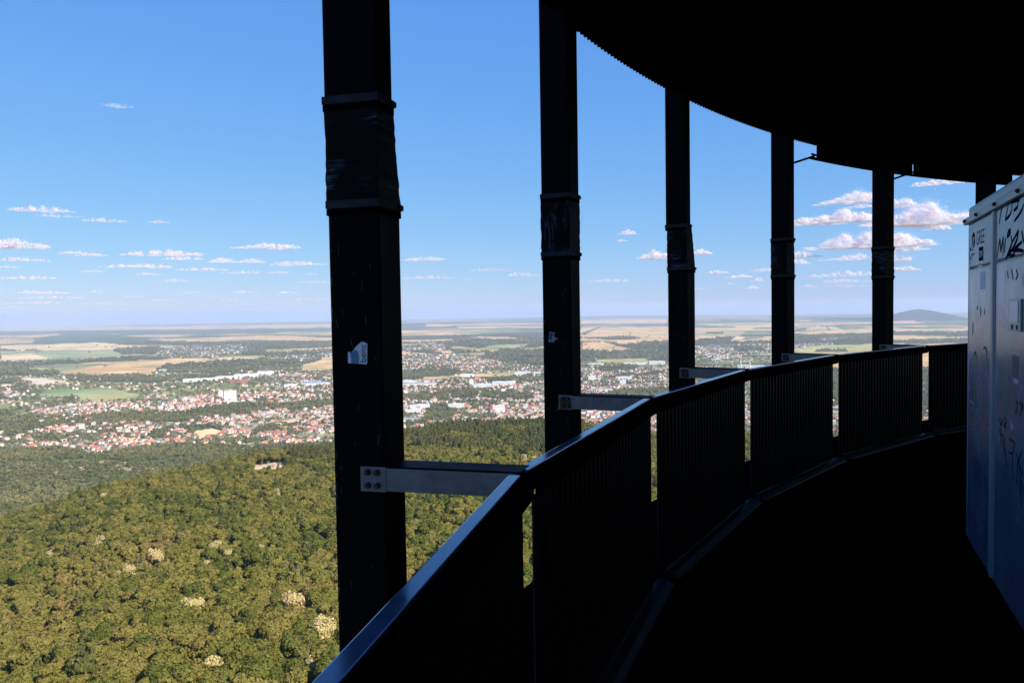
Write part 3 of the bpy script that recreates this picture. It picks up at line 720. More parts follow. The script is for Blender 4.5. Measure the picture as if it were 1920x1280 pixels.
patch('sticker', .45, .065, .62, .172, M_sblue, label='blue paper sticker')
patch('notice', .955, -.012, 1.185, .150, M_lab2, label='large pale blue sheet on the right hand door')
m = MB(); m.bevbox((1.32, .0002, -.158), (1.595, .010, .002), .004); cput(m, 'handle_frame', M_cab)
m = MB(); m.bevbox((1.369, .0105, -.118), (1.557, .013, -.010), .001); cput(m, 'handle_plate', M_lab2)
for s in (1.42, 1.53):
    m = MB(); m.tube((s, .0105, -.138), (s, .014, -.138), .012, 8); cput(m, 'handle_screw', M_bolt)
patch('sticker', 1.375, -.392, 1.525, -.282, M_print, label='dark printed strip'); patch('notice', 1.405, -.422, 1.515, -.400, M_lab2)
patch('sticker', 1.575, .063, 1.72, .125, M_pink, label='pink paper sticker')
patch('warning_label', .126, -.650, .225, -.612, M_print); patch('warning_label', .126, -.668, .225, -.653, M_lab2); patch('vent_grille', .30, -1.17, .55, -1.00, M_print, skew=-.01)
for tri in ([(1.36, -.62), (1.44, -.65), (1.36, -.68)],):
    m = MB(); m.prism([(p[0], EPS, p[1]) for p in tri], (0, .0003, 0)); cput(m, 'warning_label', M_lab2)
for (s, z, h) in ((.475, -.07, .085), (.20, -.185, .11), (.60, -.07, .045), (.36, -.05, .03)):
    m = MB(); g = random.Random(int(s*100)); m.prism([(s+.022*math.cos(2*math.pi*k/12)*g.uniform(.5, 1.2), EPS, z+h/2*math.sin(2*math.pi*k/12)*g.uniform(.7, 1.1)) for k in range(12)], (0, .0002, 0)); cput(m, 'rust_mark', M_crust)

# ------------------------------------------------------------------ trees
def leaf_mat(name, ramp, trans=.25, patch_scale=.012):
    m = bpy.data.materials.new(name); m.use_nodes = True; n = m.node_tree.nodes; l = m.node_tree.links
    n.remove(n['Principled BSDF']); out = n['Material Output']
    oi = n.new('ShaderNodeObjectInfo'); ns = n.new('ShaderNodeTexNoise'); ns.inputs['Scale'].default_value = patch_scale; ns.inputs['Detail'].default_value = 3
    l.new(oi.outputs['Location'], ns.inputs['Vector'])
    ad = n.new('ShaderNodeMath'); ad.operation = 'MULTIPLY_ADD'; ad.inputs[1].default_value = .55; l.new(oi.outputs['Random'], ad.inputs[0])
    mr = n.new('ShaderNodeMapRange'); mr.inputs[1].default_value = .34; mr.inputs[2].default_value = .66; mr.inputs[3].default_value = 0; mr.inputs[4].default_value = .45
    l.new(ns.outputs[0], mr.inputs[0]); l.new(mr.outputs[0], ad.inputs[2])
    cr = n.new('ShaderNodeValToRGB'); e = cr.color_ramp.elements
    e[0].position = ramp[0][0]; e[0].color = (*ramp[0][1], 1); e[1].position = ramp[-1][0]; e[1].color = (*ramp[-1][1], 1)
    for p, c in ramp[1:-1]:
        k = e.new(p); k.color = (*c, 1)
    l.new(ad.outputs[0], cr.inputs[0])
    ge = n.new('ShaderNodeNewGeometry'); mx = n.new('ShaderNodeMix'); mx.data_type = 'RGBA'; mx.blend_type = 'MULTIPLY'; mx.inputs[0].default_value = 1
    mr2 = n.new('ShaderNodeMapRange'); mr2.inputs[3].default_value = .80; mr2.inputs[4].default_value = 1.20
    l.new(ge.outputs['Random Per Island'], mr2.inputs[0]); l.new(cr.outputs[0], mx.inputs[6]); l.new(mr2.outputs[0], mx.inputs[7])
    d = n.new('ShaderNodeBsdfDiffuse'); t = n.new('ShaderNodeBsdfTranslucent'); ms = n.new('ShaderNodeMixShader'); ms.inputs[0].default_value = trans
    l.new(mx.outputs[2], d.inputs[0]); l.new(mx.outputs[2], t.inputs[0]); l.new(d.outputs[0], ms.inputs[1]); l.new(t.outputs[0], ms.inputs[2]); l.new(ms.outputs[0], out.inputs[0])
    return m
M_leaf = leaf_mat('broadleaf', [(0, (.064,.088,.020)), (.30, (.122,.138,.029)), (.60, (.210,.192,.045)), (.86, (.235,.195,.054)), (1, (.250,.175,.060))])
M_bloom = leaf_mat('pale_bloom', [(0, (.44,.40,.16)), (.5, (.52,.44,.20)), (1, (.56,.42,.20))], trans=.2)
M_pine = leaf_mat('pine_needles', [(0, (.085,.100,.030)), (.5, (.130,.135,.042)), (1, (.185,.165,.060))])
M_far = leaf_mat('far_leaf', [(0, (.095,.110,.034)), (.45, (.175,.178,.055)), (.85, (.265,.235,.088)), (1, (.32,.25,.12))], patch_scale=.004)
M_bark = mat('bark', (.30,.24,.18), rough=.9, noise=.4, nscale=8)
def crown_mesh(name, nface, fsize, rad, hgt, seed, m, base=.30, nb=9, pine=False):
    g = np.random.default_rng(seed); blobs = []
    if pine:
        for k in range(nb):
            t = k/(nb-1); blobs.append((g.normal(0, .12*rad), g.normal(0, .12*rad), hgt*(base+.62*t), rad*(1-.72*t)*g.uniform(.8, 1.1), hgt*.11))
    else:
        blobs.append((0, 0, hgt*(base+.30), rad*.72, hgt*.30))
        for k in range(nb):
            an = 2*math.pi*(k*.618)+g.uniform(-.4, .4); q = rad*g.uniform(.30, .66)
            blobs.append((q*math.cos(an), q*math.sin(an), hgt*g.uniform(base+.16, base+.60)-.12*q, rad*g.uniform(.30, .48), hgt*g.uniform(.12, .21)))
    w = np.array([b[3]**2 for b in blobs]); w /= w.sum()
    bi = g.choice(len(blobs), nface, p=w); B = np.array(blobs)[bi]
    d = g.normal(size=(nface, 3)); d[:, 2] = np.abs(d[:, 2])*1.0-.35*g.random(nface); d /= np.linalg.norm(d, axis=1)[:, None]
    q = (0.82+0.26*g.random(nface)**.7)
    c = np.stack([B[:, 0]+d[:, 0]*B[:, 3]*q, B[:, 1]+d[:, 1]*B[:, 3]*q, B[:, 2]+d[:, 2]*B[:, 4]*q], 1)
    nn = d+g.normal(size=(nface, 3))*.42; nn /= np.linalg.norm(nn, axis=1)[:, None]
    up = g.normal(size=(nface, 3)); t1 = np.cross(nn, up); t1 /= np.linalg.norm(t1, axis=1)[:, None]; t2 = np.cross(nn, t1)
    s = fsize*(.6+.8*g.random(nface))[:, None]; asp = (.55+.4*g.random(nface))[:, None]
    v = np.stack([c-t1*s-t2*s*asp*.3, c+t2*s*asp-t1*s*.1, c+t1*s+nn*s*.15, c-t2*s*asp+t1*s*.2], 1).reshape(-1, 3)
    me = bpy.data.meshes.new(name); me.vertices.add(len(v)); me.vertices.foreach_set('co', v.astype(np.float32).ravel())
    me.loops.add(4*nface); me.loops.foreach_set('vertex_index', np.arange(4*nface, dtype=np.int32))
    me.polygons.add(nface); me.polygons.foreach_set('loop_start', (np.arange(nface)*4).astype(np.int32)); me.update(calc_edges=True)
    me.materials.append(m)
    if pine:                                                     # pale stem showing below and through the crown
        bm = bmesh.new(); bm.from_mesh(me); n0 = len(bm.faces)
        bmesh.ops.create_cone(bm, cap_ends=False, segments=6, radius1=.26, radius2=.10, depth=hgt*.95+1, matrix=Matrix.Translation((0, 0, hgt*.475-.5)))
        bm.faces.ensure_lookup_table()
        for fc in bm.faces[n0:]: fc.material_index = 1
        bm.to_mesh(me); bm.free(); me.materials.append(M_bark)
    return me
def trunk_mesh(name, hgt, rad, seed):
    g = random.Random(seed); mb = MB()
    mb.tube((0, 0, -1), (g.uniform(-.1, .1), g.uniform(-.1, .1), hgt*.45), .22, 8, .14)
    top = Vector((0, 0, hgt*.42))
    for k in range(6):
        an = k*1.05+g.uniform(-.3, .3); q = rad*g.uniform(.4, .7)
        mb.tube(top-Vector((0, 0, g.uniform(0, 1.0))), (q*math.cos(an), q*math.sin(an), hgt*g.uniform(.6, .85)), .09, 6, .03)
    o = mb.build(name, M_bark); me = o.data; bpy.data.objects.remove(o); return me
near_var = [(crown_mesh('crown', 3600, .36, 4.3+.35*(k % 4), 9.0+.6*(k % 3), 100+k, M_leaf), trunk_mesh('trunk', 9.0+.6*(k % 3), 4.3, k)) for k in range(7)]
bloom_var = [(crown_mesh('crown', 1500, .36, 3.9+.3*k, 9.6+.8*k, 130+k, M_bloom, base=.30, nb=7+2*k), trunk_mesh('trunk', 10.0, 3.5, 30+k)) for k in range(3)]
def proto_collection(name, meshes):
    c = bpy.data.collections.new(name)
    for k, me_ in enumerate(meshes):
        c.objects.link(bpy.data.objects.new('%s_%02d' % (name, k), me_))
    return c
mid_coll = proto_collection('wood_crown', [crown_mesh('crown', 1500, .55, 4.4, 9.4, 150+k, M_leaf) for k in range(5)])
pine_coll = proto_collection('pine_crown', [crown_mesh('crown', 760, .50, 3.1, 10.0, 170+k, M_pine, base=.36, nb=6, pine=True) for k in range(4)])
far_coll = proto_collection('far_crown', [crown_mesh('crown', 130, 1.5, 5.0, 9.5, 190+k, M_far, nb=6) for k in range(4)])
def scatter(name, pts, coll, scale, nvar, label_kind='stuff', label=None):
    me = bpy.data.meshes.new(name); me.from_pydata([tuple(p) for p in pts], [], [])
    n = len(pts)
    a = me.attributes.new('size', 'FLOAT_VECTOR', 'POINT'); a.data.foreach_set('vector', np.asarray(scale, np.float32).ravel())
    a = me.attributes.new('turn', 'FLOAT', 'POINT'); a.data.foreach_set('value', (rng.random(n)*6.283).astype(np.float32))
    a = me.attributes.new('pick', 'INT', 'POINT'); a.data.foreach_set('value', rng.integers(0, nvar, n).astype(np.int32))
    o = link(bpy.data.objects.new(name, me)); tag(o, kind='stuff', label=label)
    ng = bpy.data.node_groups.new(name, 'GeometryNodeTree')
    ng.interface.new_socket('Geometry', in_out='INPUT', socket_type='NodeSocketGeometry'); ng.interface.new_socket('Geometry', in_out='OUTPUT', socket_type='NodeSocketGeometry')
    N, L = ng.nodes, ng.links
    gi = N.new('NodeGroupInput'); gq = N.new('NodeGroupOutput'); ip = N.new('GeometryNodeInstanceOnPoints'); ci = N.new('GeometryNodeCollectionInfo')
    ci.inputs['Collection'].default_value = coll; ci.inputs['Separate Children'].default_value = True; ci.inputs['Reset Children'].default_value = True
    def attr(nm, ty):
        x = N.new('GeometryNodeInputNamedAttribute'); x.data_type = ty; x.inputs['Name'].default_value = nm; return x.outputs['Attribute']
    cx = N.new('ShaderNodeCombineXYZ'); L.new(attr('turn', 'FLOAT'), cx.inputs[2]); er = N.new('FunctionNodeEulerToRotation'); L.new(cx.outputs[0], er.inputs[0])
    m2p = N.new('GeometryNodeMeshToPoints')
    L.new(gi.outputs[0], m2p.inputs[0]); L.new(m2p.outputs[0], ip.inputs['Points']); L.new(ci.outputs[0], ip.inputs['Instance']); ip.inputs['Pick Instance'].default_value = True
    L.new(attr('pick', 'INT'), ip.inputs['Instance Index']); L.new(er.outputs[0], ip.inputs['Rotation']); L.new(attr('size', 'FLOAT_VECTOR'), ip.inputs['Scale'])
    L.new(ip.outputs[0], gq.inputs[0])
    md = o.modifiers.new('scatter', 'NODES'); md.node_group = ng
    return o
# hillside forest: jittered grid
def jgrid(rmin, rmax, step, tmax=37):
    x = np.arange(-rmax, rmax, step); y = np.arange(0, rmax, step); X, Y = np.meshgrid(x, y)
    X = (X+rng.uniform(-.46, .46, X.shape)*step).ravel(); Y = (Y+rng.uniform(-.46, .46, Y.shape)*step).ravel()
    r = np.hypot(X, Y); t = np.degrees(np.arctan2(X, Y)); k = (r > rmin) & (r < rmax) & (np.abs(t) < tmax)
    return X[k], Y[k]
X, Y = jgrid(70, 2300, 5.7)
Z = height(X, Y); r = np.hypot(X, Y); thx = np.arctan2(X, Y); rc = np.interp(thx, _cth, _crr)
px, py = project(np.stack([X, Y, Z], 1)); tx, ty = project(np.stack([X, Y, Z+9], 1))
keep = np.ones(len(X), bool)
small = inpoly(px, py, CLEAR[0]) & (py < 873) & (rng.random(len(X)) < .22)
for poly in CLEAR: keep &= ~inpoly(px, py, poly) | small
# hidden behind the crest: top of the tree lies below the crest line
crest_py = np.interp(px, _cx, _cyp-9)
keep &= ~((r > rc+60) & (ty > crest_py+40))
keep &= (r < 1120) | (rng.random(len(X)) < np.interp(r, [1120, 1500, 2300], [.85, .5, .2])*np.where(fbm(X/60+3, Y/60, 57, 2) > .47, 1, .45))
_, fcls, _ = cover(X, Y)
keep &= ~((r > 1650) & ((fcls == 2) | (fcls == 0)))
X, Y, Z, r, px, py, tx, ty, small = [a[keep] for a in (X, Y, Z, r, px, py, tx, ty, small)]
pineish = inpoly(px, py, [(740,800),(1020,790),(1100,795),(1180,812),(1180,850),(1000,868),(900,858),(757,848)]) | inpoly(px, py, [(500,846),(622,838),(622,870),(560,880),(540,862)])
pineish &= fbm(X/60, Y/60, 55, 2) > .40
pineish |= (rng.random(len(X)) < .03)
pineish &= ~small
# the largest trees one can see: through the left opening and between the posts
seen = (((tx < 634) & (ty < 1285) & (tx > -20)) | ((tx > 760) & (tx < 985) & (ty < 925+(985-tx)*1.0) & (ty > 900)) | ((tx > 967) & (tx < 990) & (ty < 1105))) & (py > 600)
BLOOM = [(290,1055,1.2,'largest pale tree, alone in the middle of the green slope'), (183,1027,1.0,'pale flat-topped tree up the slope, left of the largest pale tree'), (95,1045,.8,'small pale green tree left of the flat-topped pale tree'),
 (212,1087,.9,'left one of two touching pale trees below the largest pale tree'), (243,1085,1.0,'right one of two touching pale trees below the largest pale tree'), (363,1157,1.05,'pale tree with a leaning bare trunk near the bottom of the slope'),
 (548,1147,1.15,'pale yellow tree left of the nearest post, near the bottom'), (600,1193,1.0,'tall pale tree beside the nearest post, left one of two'), (624,1195,1.0,'tall pale tree right against the nearest post'),
 (408,1046,1.0,'pale green tree, left one of a row of three high on the slope'), (432,1047,.8,'pale tan tree in the middle of a row of three high on the slope'), (383,1055,.6,'small pale tree at the left end of a pale row'),
 (487,1034,.7,'narrow pale tree up the slope on the right, left of the nearest post'), (192,936,1.0,'tan tree high up on the left part of the slope'), (229,1004,.7,'small pale tree above the pair of flat-topped ones'),
 (520,935,.8,'pale tan tree near the ridge left of the nearest post'), (580,893,1.0,'pale tree just below the ridge beside the nearest post'), (445,903,.8,'small tan tree on the ridge below the bare clearing'),
 (840,905,.0,''), (977,868,1.0,'pale tree right below the pines, above the first brace, leftmost of the group'), (955,872,.8,'pale tan tree above the end of the first brace'), (1000,864,.8,'pale tree beside the second post under the pines'),
 (520,1275,.0,''), (405,1265,.9,'pale grey green tree at the bottom edge of the picture'), (592,1240,.7,'small pale tree under the tall pale pair by the nearest post')]
used = np.zeros(len(X), bool)
for bx, by, sc, lab in BLOOM:
    if sc <= 0: continue
    d = np.hypot((tx+px)/2-bx, (ty*.55+py*.45)-by); d[used] = 1e9
    k = int(np.argmin(d)); used[k] = True
    cm, tm = bloom_var[len(lab) % 3]
    root = empty('pale_tree', (X[k], Y[k], Z[k]+.5), rng.random()*6); tag(root, lab, 'tree', 'pale flowering trees on the slope')
    root.scale = (sc*.78*rng.uniform(.8, 1.2), sc*.78*rng.uniform(.8, 1.2), sc*.86+.22)
    link(bpy.data.objects.new('crown', cm), root); link(bpy.data.objects.new('trunk', tm), root)
for bx, by, lab in ((412, 1197, 'bare dead tree with grey branches below the pale tree with the leaning trunk'), (559, 1245, 'bare grey branches standing near the bottom edge, left of the nearest post'), (236, 975, 'bare twiggy grey crown high on the slope, left part of the picture')):
    d = np.hypot((tx+px)/2-bx, (ty*.55+py*.45)-by); d[used] = 1e9; k = int(np.argmin(d)); used[k] = True
    root = empty('dead_tree', (X[k], Y[k], Z[k]), rng.random()*6); tag(root, lab, 'tree', 'dead trees on the slope'); root.scale = (.75, .75, 1.22)
    link(bpy.data.objects.new('trunk', near_var[k % 7][1]), root)
order = np.argsort(np.where(seen & ~used & ~pineish, r, 1e9))[:300]
for k in order:
    if not (seen[k] and not used[k]): continue
    used[k] = True
    cm, tm = near_var[int(rng.integers(0, 7))]
    root = empty('broadleaf_tree', (X[k], Y[k], Z[k]), rng.random()*6.28)
    s = rng.uniform(.60, 1.16); root.scale = (s, s, s*rng.uniform(.85, 1.12))
    tag(root, 'green to olive broadleaf tree in the dense forest at the bottom of the slope', 'tree', 'broadleaf trees on the near slope')
    link(bpy.data.objects.new('crown', cm), root); link(bpy.data.objects.new('trunk', tm), root)
backslope = (r > 1120) & ~used & ~pineish
rest = ~used & ~pineish & ~backslope
n = int(rest.sum()); s = rng.uniform(.56, 1.16, n)*np.where(small[rest], .42, 1)
scatter('hillside_forest', np.stack([X, Y, Z], 1)[rest], mid_coll, np.stack([s, s, s*rng.uniform(.8, 1.15, n)], 1), 5, label='dense green hillside forest running up to the ridge')
pp = pineish & ~used; n = int(pp.sum()); s = rng.uniform(.8, 1.2, n)
scatter('pine_wood', np.stack([X, Y, Z], 1)[pp], pine_coll, np.stack([s, s, s*rng.uniform(.9, 1.3, n)], 1), 4, label='dark pine wood along the ridge beside the second post')
# woods, hedges and garden trees of the plain
pts = [np.stack([X, Y, Z-.3], 1)[backslope]]; scl = [rng.uniform(.55, 1.05, int(backslope.sum()))]
for rmin, rmax, step, sc in ((1500, 3000, 8.5, .95), (3000, 5200, 13, 1.25), (5200, 10500, 26, 1.9)):
    x, y = jgrid(rmin, rmax, step); c, cl, dn = cover(x, y)
    hp, _y = project(np.stack([x, y, height(x, y)], 1))
    p = np.select([cl == 1, cl == 2, cl == 3], [np.where(fbm(x/130+8, y/130, 89, 2) > .42, .80, .28), np.where(rmax > 6000, .28, .36), np.where(rmax > 6000, .10, .14)], .002)
    clump = fbm(x/70, y/70, 88, 2); p = np.where((cl == 2) | (cl == 3), p*np.where(clump > .55, 2.2, .5), p)
    thh = np.arctan2(x, y); lim = np.interp(thh, _cth, _crr)+700
    k = (rng.random(len(x)) < p) & (np.hypot(x, y) > lim)
    pts.append(np.stack([x[k], y[k], height(x[k], y[k])-.5], 1)); scl.append(sc*rng.uniform(.6, 1.25, int(k.sum()))*np.where(cl[k] == 2, .72, 1))
pts = np.concatenate(pts); scl = np.concatenate(scl); n = len(pts)
scatter('plain_woods', pts, far_coll, np.stack([scl, scl, scl*rng.uniform(.7, 1.0, n)], 1), 4, label='woods, hedges and garden trees spread over the plain and through the town')
print('trees', len(X), 'plain trees', n)

# ------------------------------------------------------------------ town houses
M_hw = bpy.data.materials.new('house_colour'); M_hw.use_nodes = True
_b = M_hw.node_tree.nodes['Principled BSDF']; _b.inputs['Roughness'].default_value = .9; _b.inputs['Specular IOR Level'].default_value = .1
_a = M_hw.node_tree.nodes.new('ShaderNodeAttribute'); _a.attribute_name = 'paint'; M_hw.node_tree.links.new(_a.outputs[0], _b.inputs['Base Color'])
def paint_random(name, ramp):
    m = bpy.data.materials.new(name); m.use_nodes = True; n_ = m.node_tree.nodes; b = n_['Principled BSDF']; b.inputs['Roughness'].default_value = .9; b.inputs['Specular IOR Level'].default_value = .1
    oi = n_.new('ShaderNodeObjectInfo'); cr = n_.new('ShaderNodeValToRGB'); cr.color_ramp.interpolation = 'CONSTANT'; e = cr.color_ramp.elements
    e[0].position = 0; e[0].color = (*ramp[0], 1); e[1].position = 1/len(ramp); e[1].color = (*ramp[1], 1)
    for q_ in range(2, len(ramp)):
        t = e.new(q_/len(ramp)); t.color = (*ramp[q_], 1)
    m.node_tree.links.new(oi.outputs['Random'], cr.inputs[0]); m.node_tree.links.new(cr.outputs[0], b.inputs['Base Color']); return m
WALLS = [(.74,.70,.64), (.66,.60,.50), (.78,.76,.73), (.70,.62,.46), (.60,.55,.50), (.76,.72,.66)]
ROOFS = [(.42,.15,.085), (.38,.13,.075), (.50,.23,.15), (.32,.13,.08), (.50,.32,.23), (.27,.14,.10), (.40,.36,.33), (.44,.20,.13)]
M_hwall = paint_random('house_wall', WALLS); M_hroof = paint_random('house_roof', ROOFS)
M_win = mat('window_glass', (.05,.06,.08), rough=.15)
def house_geo(w, d, h, rh):
    a, b = w/2, d/2; o = .4
    v = [(-a,-b,-2),(a,-b,-2),(a,b,-2),(-a,b,-2),(-a,-b,h),(a,-b,h),(a,b,h),(-a,b,h),(-a,0,h+rh),(a,0,h+rh),
         (-a-o,-b-o,h-.25),(a+o,-b-o,h-.25),(a+o,0,h+rh+.12),(-a-o,0,h+rh+.12),(a+o,b+o,h-.25),(-a-o,b+o,h-.25)]
    f = [(0,1,5,4),(1,2,6,9,5),(2,3,7,6),(3,0,4,8,7),(10,11,12,13),(13,12,14,15)]
    return np.array(v), f, [0,0,0,0,1,1]
hp = []
for rmin, rmax, step in ((1500, 3200, 18.5), (3200, 5600, 21), (5600, 9500, 34)):
    x, y = jgrid(rmin, rmax, step); 
    # rows along streets: bend the grid by district
    dang = np.floor(vnoise(x/420, y/420, 71)*5)*.42+.25
    c, cl, dn = cover(x, y)
    street = np.abs(((x*np.cos(dang)+y*np.sin(dang))/58) % 1-.5) < .33
    rr_ = np.hypot(x, y); dn = np.where((cl == 3) & (rmax < 6000) & (rr_ > 2250), .16, np.where((cl == 1) & (rmax < 6000) & (rr_ > 2250), .06, dn))
    k = (cl > 0) & (y > 0) & (np.hypot(x, y) > np.interp(np.arctan2(x, y), _cth, _crr)+760) & (rng.random(len(x)) < dn*np.where(street, .88, .15)*np.interp(fbm(x/95, y/95, 72, 2), [.36, .58], [.12, 1]))
    hp.append(np.stack([x[k], y[k], height(x[k], y[k]), dang[k]], 1))
hp = np.concatenate(hp); hr = np.hypot(hp[:, 0], hp[:, 1]); hpx, hpy = project(hp[:, :3])
vis = ((hpx > -10) & (hpx < 618)) | ((hpx > 760) & (hpx < 1015)) | ((hpx > 1095) & (hpx < 1248) & (hpy < 800))
vis &= hpy < np.interp(hpx, _cx, _cyp-4)
idx = np.argsort(np.where(vis, hr, 1e9)); first = idx[:300]; others = idx[300:]
hvar = []
for k in range(8):
    w, d, h, rh = 11+2.2*(k % 4), 8.0+1.0*(k % 3), 3.4+1.5*(k % 2), 3.2+.5*(k % 3)
    v, f, mi = house_geo(w, d, h, rh); mb = MB(); mb.add(v, f); mb.mi = list(mi)
    if k % 2:
        mb.box((-1.2, -d/2-3, -2), (3.4, -d/2-.01, h-.3)); mb.prism([(-1.6, -d/2-3.3, h-.3), (3.8, -d/2-3.3, h-.3), (1.1, -d/2-3.3, h+1.5)], (0, 3.2, 0), 1)
    mb.box((w*.2, .8, h+rh*.4), (w*.2+.7, 1.5, h+rh+.9))
    o = mb.build('town_house', [M_hwall, M_hroof, M_win]); hvar.append(o.data); bpy.data.objects.remove(o)
def hlab(x, y):
    if x < 640: return ('small gabled house among trees in the near part of the town, left opening', 'houses in the left opening') if y > 790 else ('small gabled house in the long red roofed row, left opening', 'houses in the far row of the left opening')
    if x < 1040: return 'small red roofed house at the foot of the pine ridge, between the first two posts', 'houses between the first two posts'
    return 'small red roofed house seen under the second brace', 'houses under the second brace'
for k in first:
    x, y, z, a = hp[k]
    o = bpy.data.objects.new('town_house', hvar[int(rng.integers(0, 8))]); o.location = (x, y, z); o.rotation_euler = (0, 0, a+(math.pi/2 if rng.random() < .35 else 0)+rng.normal(0, .06))
    s = rng.uniform(.85, 1.2); o.scale = (s, s, s*rng.uniform(.9, 1.2)); link(o)
    lb, gp = hlab(hpx[k], hpy[k]); tag(o, lb, 'house', gp)
V, Fc, Cc = [], [], []; nb = 0
for k in others:
    x, y, z, a = hp[k]
    far = hr[k] > 5600; s = 1.1 if far else 1
    v, f, mi = house_geo(rng.uniform(10, 18)*s, rng.uniform(8, 11)*s, rng.choice([3.5, 4.5, 6.5])*s, rng.uniform(2.6, 4))
    a += (math.pi/2 if rng.random() < .35 else 0)+rng.normal(0, .06); ca, sa = math.cos(a), math.sin(a)
    V.append(np.stack([v[:, 0]*ca-v[:, 1]*sa+x, v[:, 0]*sa+v[:, 1]*ca+y, v[:, 2]+z], 1))
    wc = WALLS[int(rng.integers(0, 6))]; rcl = ROOFS[int(rng.integers(0, 8))] if rng.random() < .82 else (.5, .47, .43); br = rng.uniform(.85, 1.1)
    for q_, m_ in zip(f, mi):
        Fc.append(tuple(nb+i for i in q_)); Cc.append([c_*br for c_ in (wc, rcl)[m_]])
    nb += len(v)
me = bpy.data.meshes.new('town'); me.from_pydata(np.concatenate(V).tolist(), [], Fc); me.materials.append(M_hw)
at = me.attributes.new('paint', 'FLOAT_COLOR', 'FACE'); at.data.foreach_set('color', np.concatenate([np.array(Cc), np.ones((len(Cc), 1))], 1).astype(np.float32).ravel())
tag(link(bpy.data.objects.new('town', me)), 'red roofed houses of the town and villages filling the plain', kind='stuff')
print('houses', len(hp), 'parcels ok')

# ------------------------------------------------------------------ large buildings one can pick out
M_hall = mat('hall_wall', (.72,.71,.68), rough=.8, noise=.1, nscale=.05); M_hallr = mat('hall_roof', (.66,.66,.64), rough=.7, noise=.15, nscale=.04)
M_hallb = mat('hall_roof_blue', (.30,.42,.55), rough=.6, noise=.1, nscale=.04); M_hallg = mat('hall_roof_grey', (.34,.35,.36), rough=.7, noise=.1, nscale=.04); M_brick = mat('red_wall', (.42,.14,.09), rough=.9, noise=.2, nscale=.1)
def hall(px_, py_, wpx, dep, hpx_, label, wallm=M_hall, roofm=M_hallr, cat='industrial hall', name='industrial_hall', yaw=0.0, ends=False, grp='large buildings on the plain'):
    P = ground(px_, py_)[0]; dist = float(P[1]*math.cos(PITCH)); w = wpx/F_PX*dist; h = hpx_/F_PX*dist
    root = empty(name, P, -math.atan2(P[0], P[1])+yaw); tag(root, label, cat, grp)
    m_ = MB(); m_.box((-w/2, 0, -4), (w/2, dep, h)); m_.build('wall', wallm, root)
    if name == 'industrial_hall':
        m_ = MB(); nb_ = max(1, int(w/38))
        for q_ in range(nb_):
            x0 = -w/2-.5+(w+1)*q_/nb_; x1 = -w/2-.5+(w+1)*(q_+1)/nb_-.05
            m_.prism([(x0, -.6, h+.02), (x1, -.6, h+.02), ((x0+x1)/2, -.6, h+1.8)], (0, dep+1.2, 0))
        m_.build('roof', roofm, root)
    else:
        m_ = MB(); m_.box((-w/2-.4, -.4, h+.02), (w/2+.4, dep+.4, h+1.0)); m_.box((-w*.15, dep*.3, h+1.0), (w*.15, dep*.7, h+4)); m_.build('roof', roofm, root)
    if ends:
        for sx in (-1, 1):
            m_ = MB(); m_.box((sx*w/2-3.5+sx*3.6, -1, -4), (sx*w/2+3.5+sx*3.6, dep+1, h*1.25)); m_.build('stair_tower', M_brick, root)
    return root
hall(432, 751, 22, 16, 18, 'tall white apartment slab above the red roofs, the largest block on the left', cat='apartment block', name='apartment_block')
hall(414, 745, 8, 14, 12, 'narrow white block just left of the tall white slab', cat='apartment block', name='apartment_block')
hall(434, 756, 16, 14, 5, 'low white annexe at the foot of the tall white slab', cat='apartment block', name='apartment_block')
hall(376, 715, 62, 60, 4.5, 'long white hall left of the factory row in the left opening')
hall(425, 711, 40, 50, 5, 'white hall at the start of the factory row, left opening')
hall(462, 707, 44, 60, 5, 'white hall in the middle of the factory row, left opening'); hall(498, 703, 30, 60, 6, 'bright white hall at the right end of the factory row')
hall(449, 718, 38, 30, 4.5, 'low red brick hall in front of the factory row', wallm=M_brick, roofm=M_brick)
hall(305, 697, 14, 30, 4, 'small white farm hall beside the long tan field'); hall(300, 707, 18, 24, 3, 'pale farm shed below the small white farm hall')
hall(590, 722, 50, 60, 4, 'low blue roofed hall left of the nearest post', roofm=M_hallb); hall(545, 725, 24, 40, 4, 'white hall left of the blue roofed one')
hall(786, 724, 64, 60, 5, 'long white hall with a grey roof right of the nearest post', roofm=M_hallg); hall(765, 719, 26, 50, 4, 'white hall behind the long grey roofed hall by the nearest post')
hall(876, 707, 26, 40, 5, 'white factory block in front of the tan field, between the first two posts'); hall(884, 722, 8, 16, 10, 'slim cream block amid trees, between the first two posts', cat='apartment block', name='apartment_block')
hall(905, 727, 34, 40, 6, 'white hall right of the slim cream block'); hall(945, 722, 44, 60, 5, 'wide white hall under the far woods, left of the second post')
hall(980, 704, 30, 60, 6, 'bright white hall high up beside the second post'); hall(1005, 703, 20, 50, 4, 'white shed touching the second post')
hall(855, 766, 30, 40, 7, 'white hall in the middle of the town, left of the red ended hall', roofm=M_hallr); hall(936, 772, 24, 34, 10, 'white hall with a red tower at either end above the red roofs', ends=True)
hall(787, 766, 38, 34, 6, 'white school block in the trees right of the nearest post'); hall(775, 774, 30, 30, 5, 'lower white school block in front of the white school'); hall(770, 790, 40, 30, 4, 'long grey roofed hall beside the nearest post', roofm=M_hallg)
hall(852, 795, 4, 8, 9, 'slim white church tower above the nearest red roofs', cat='church tower', name='church_tower')
hall(1117, 686, 30, 50, 4, 'low white hall beside the yellow field, right of the second post'); hall(1192, 685, 44, 60, 4, 'wide white hall left of the third post'); hall(1232, 683, 30, 60, 5, 'bright white hall beside the third post')
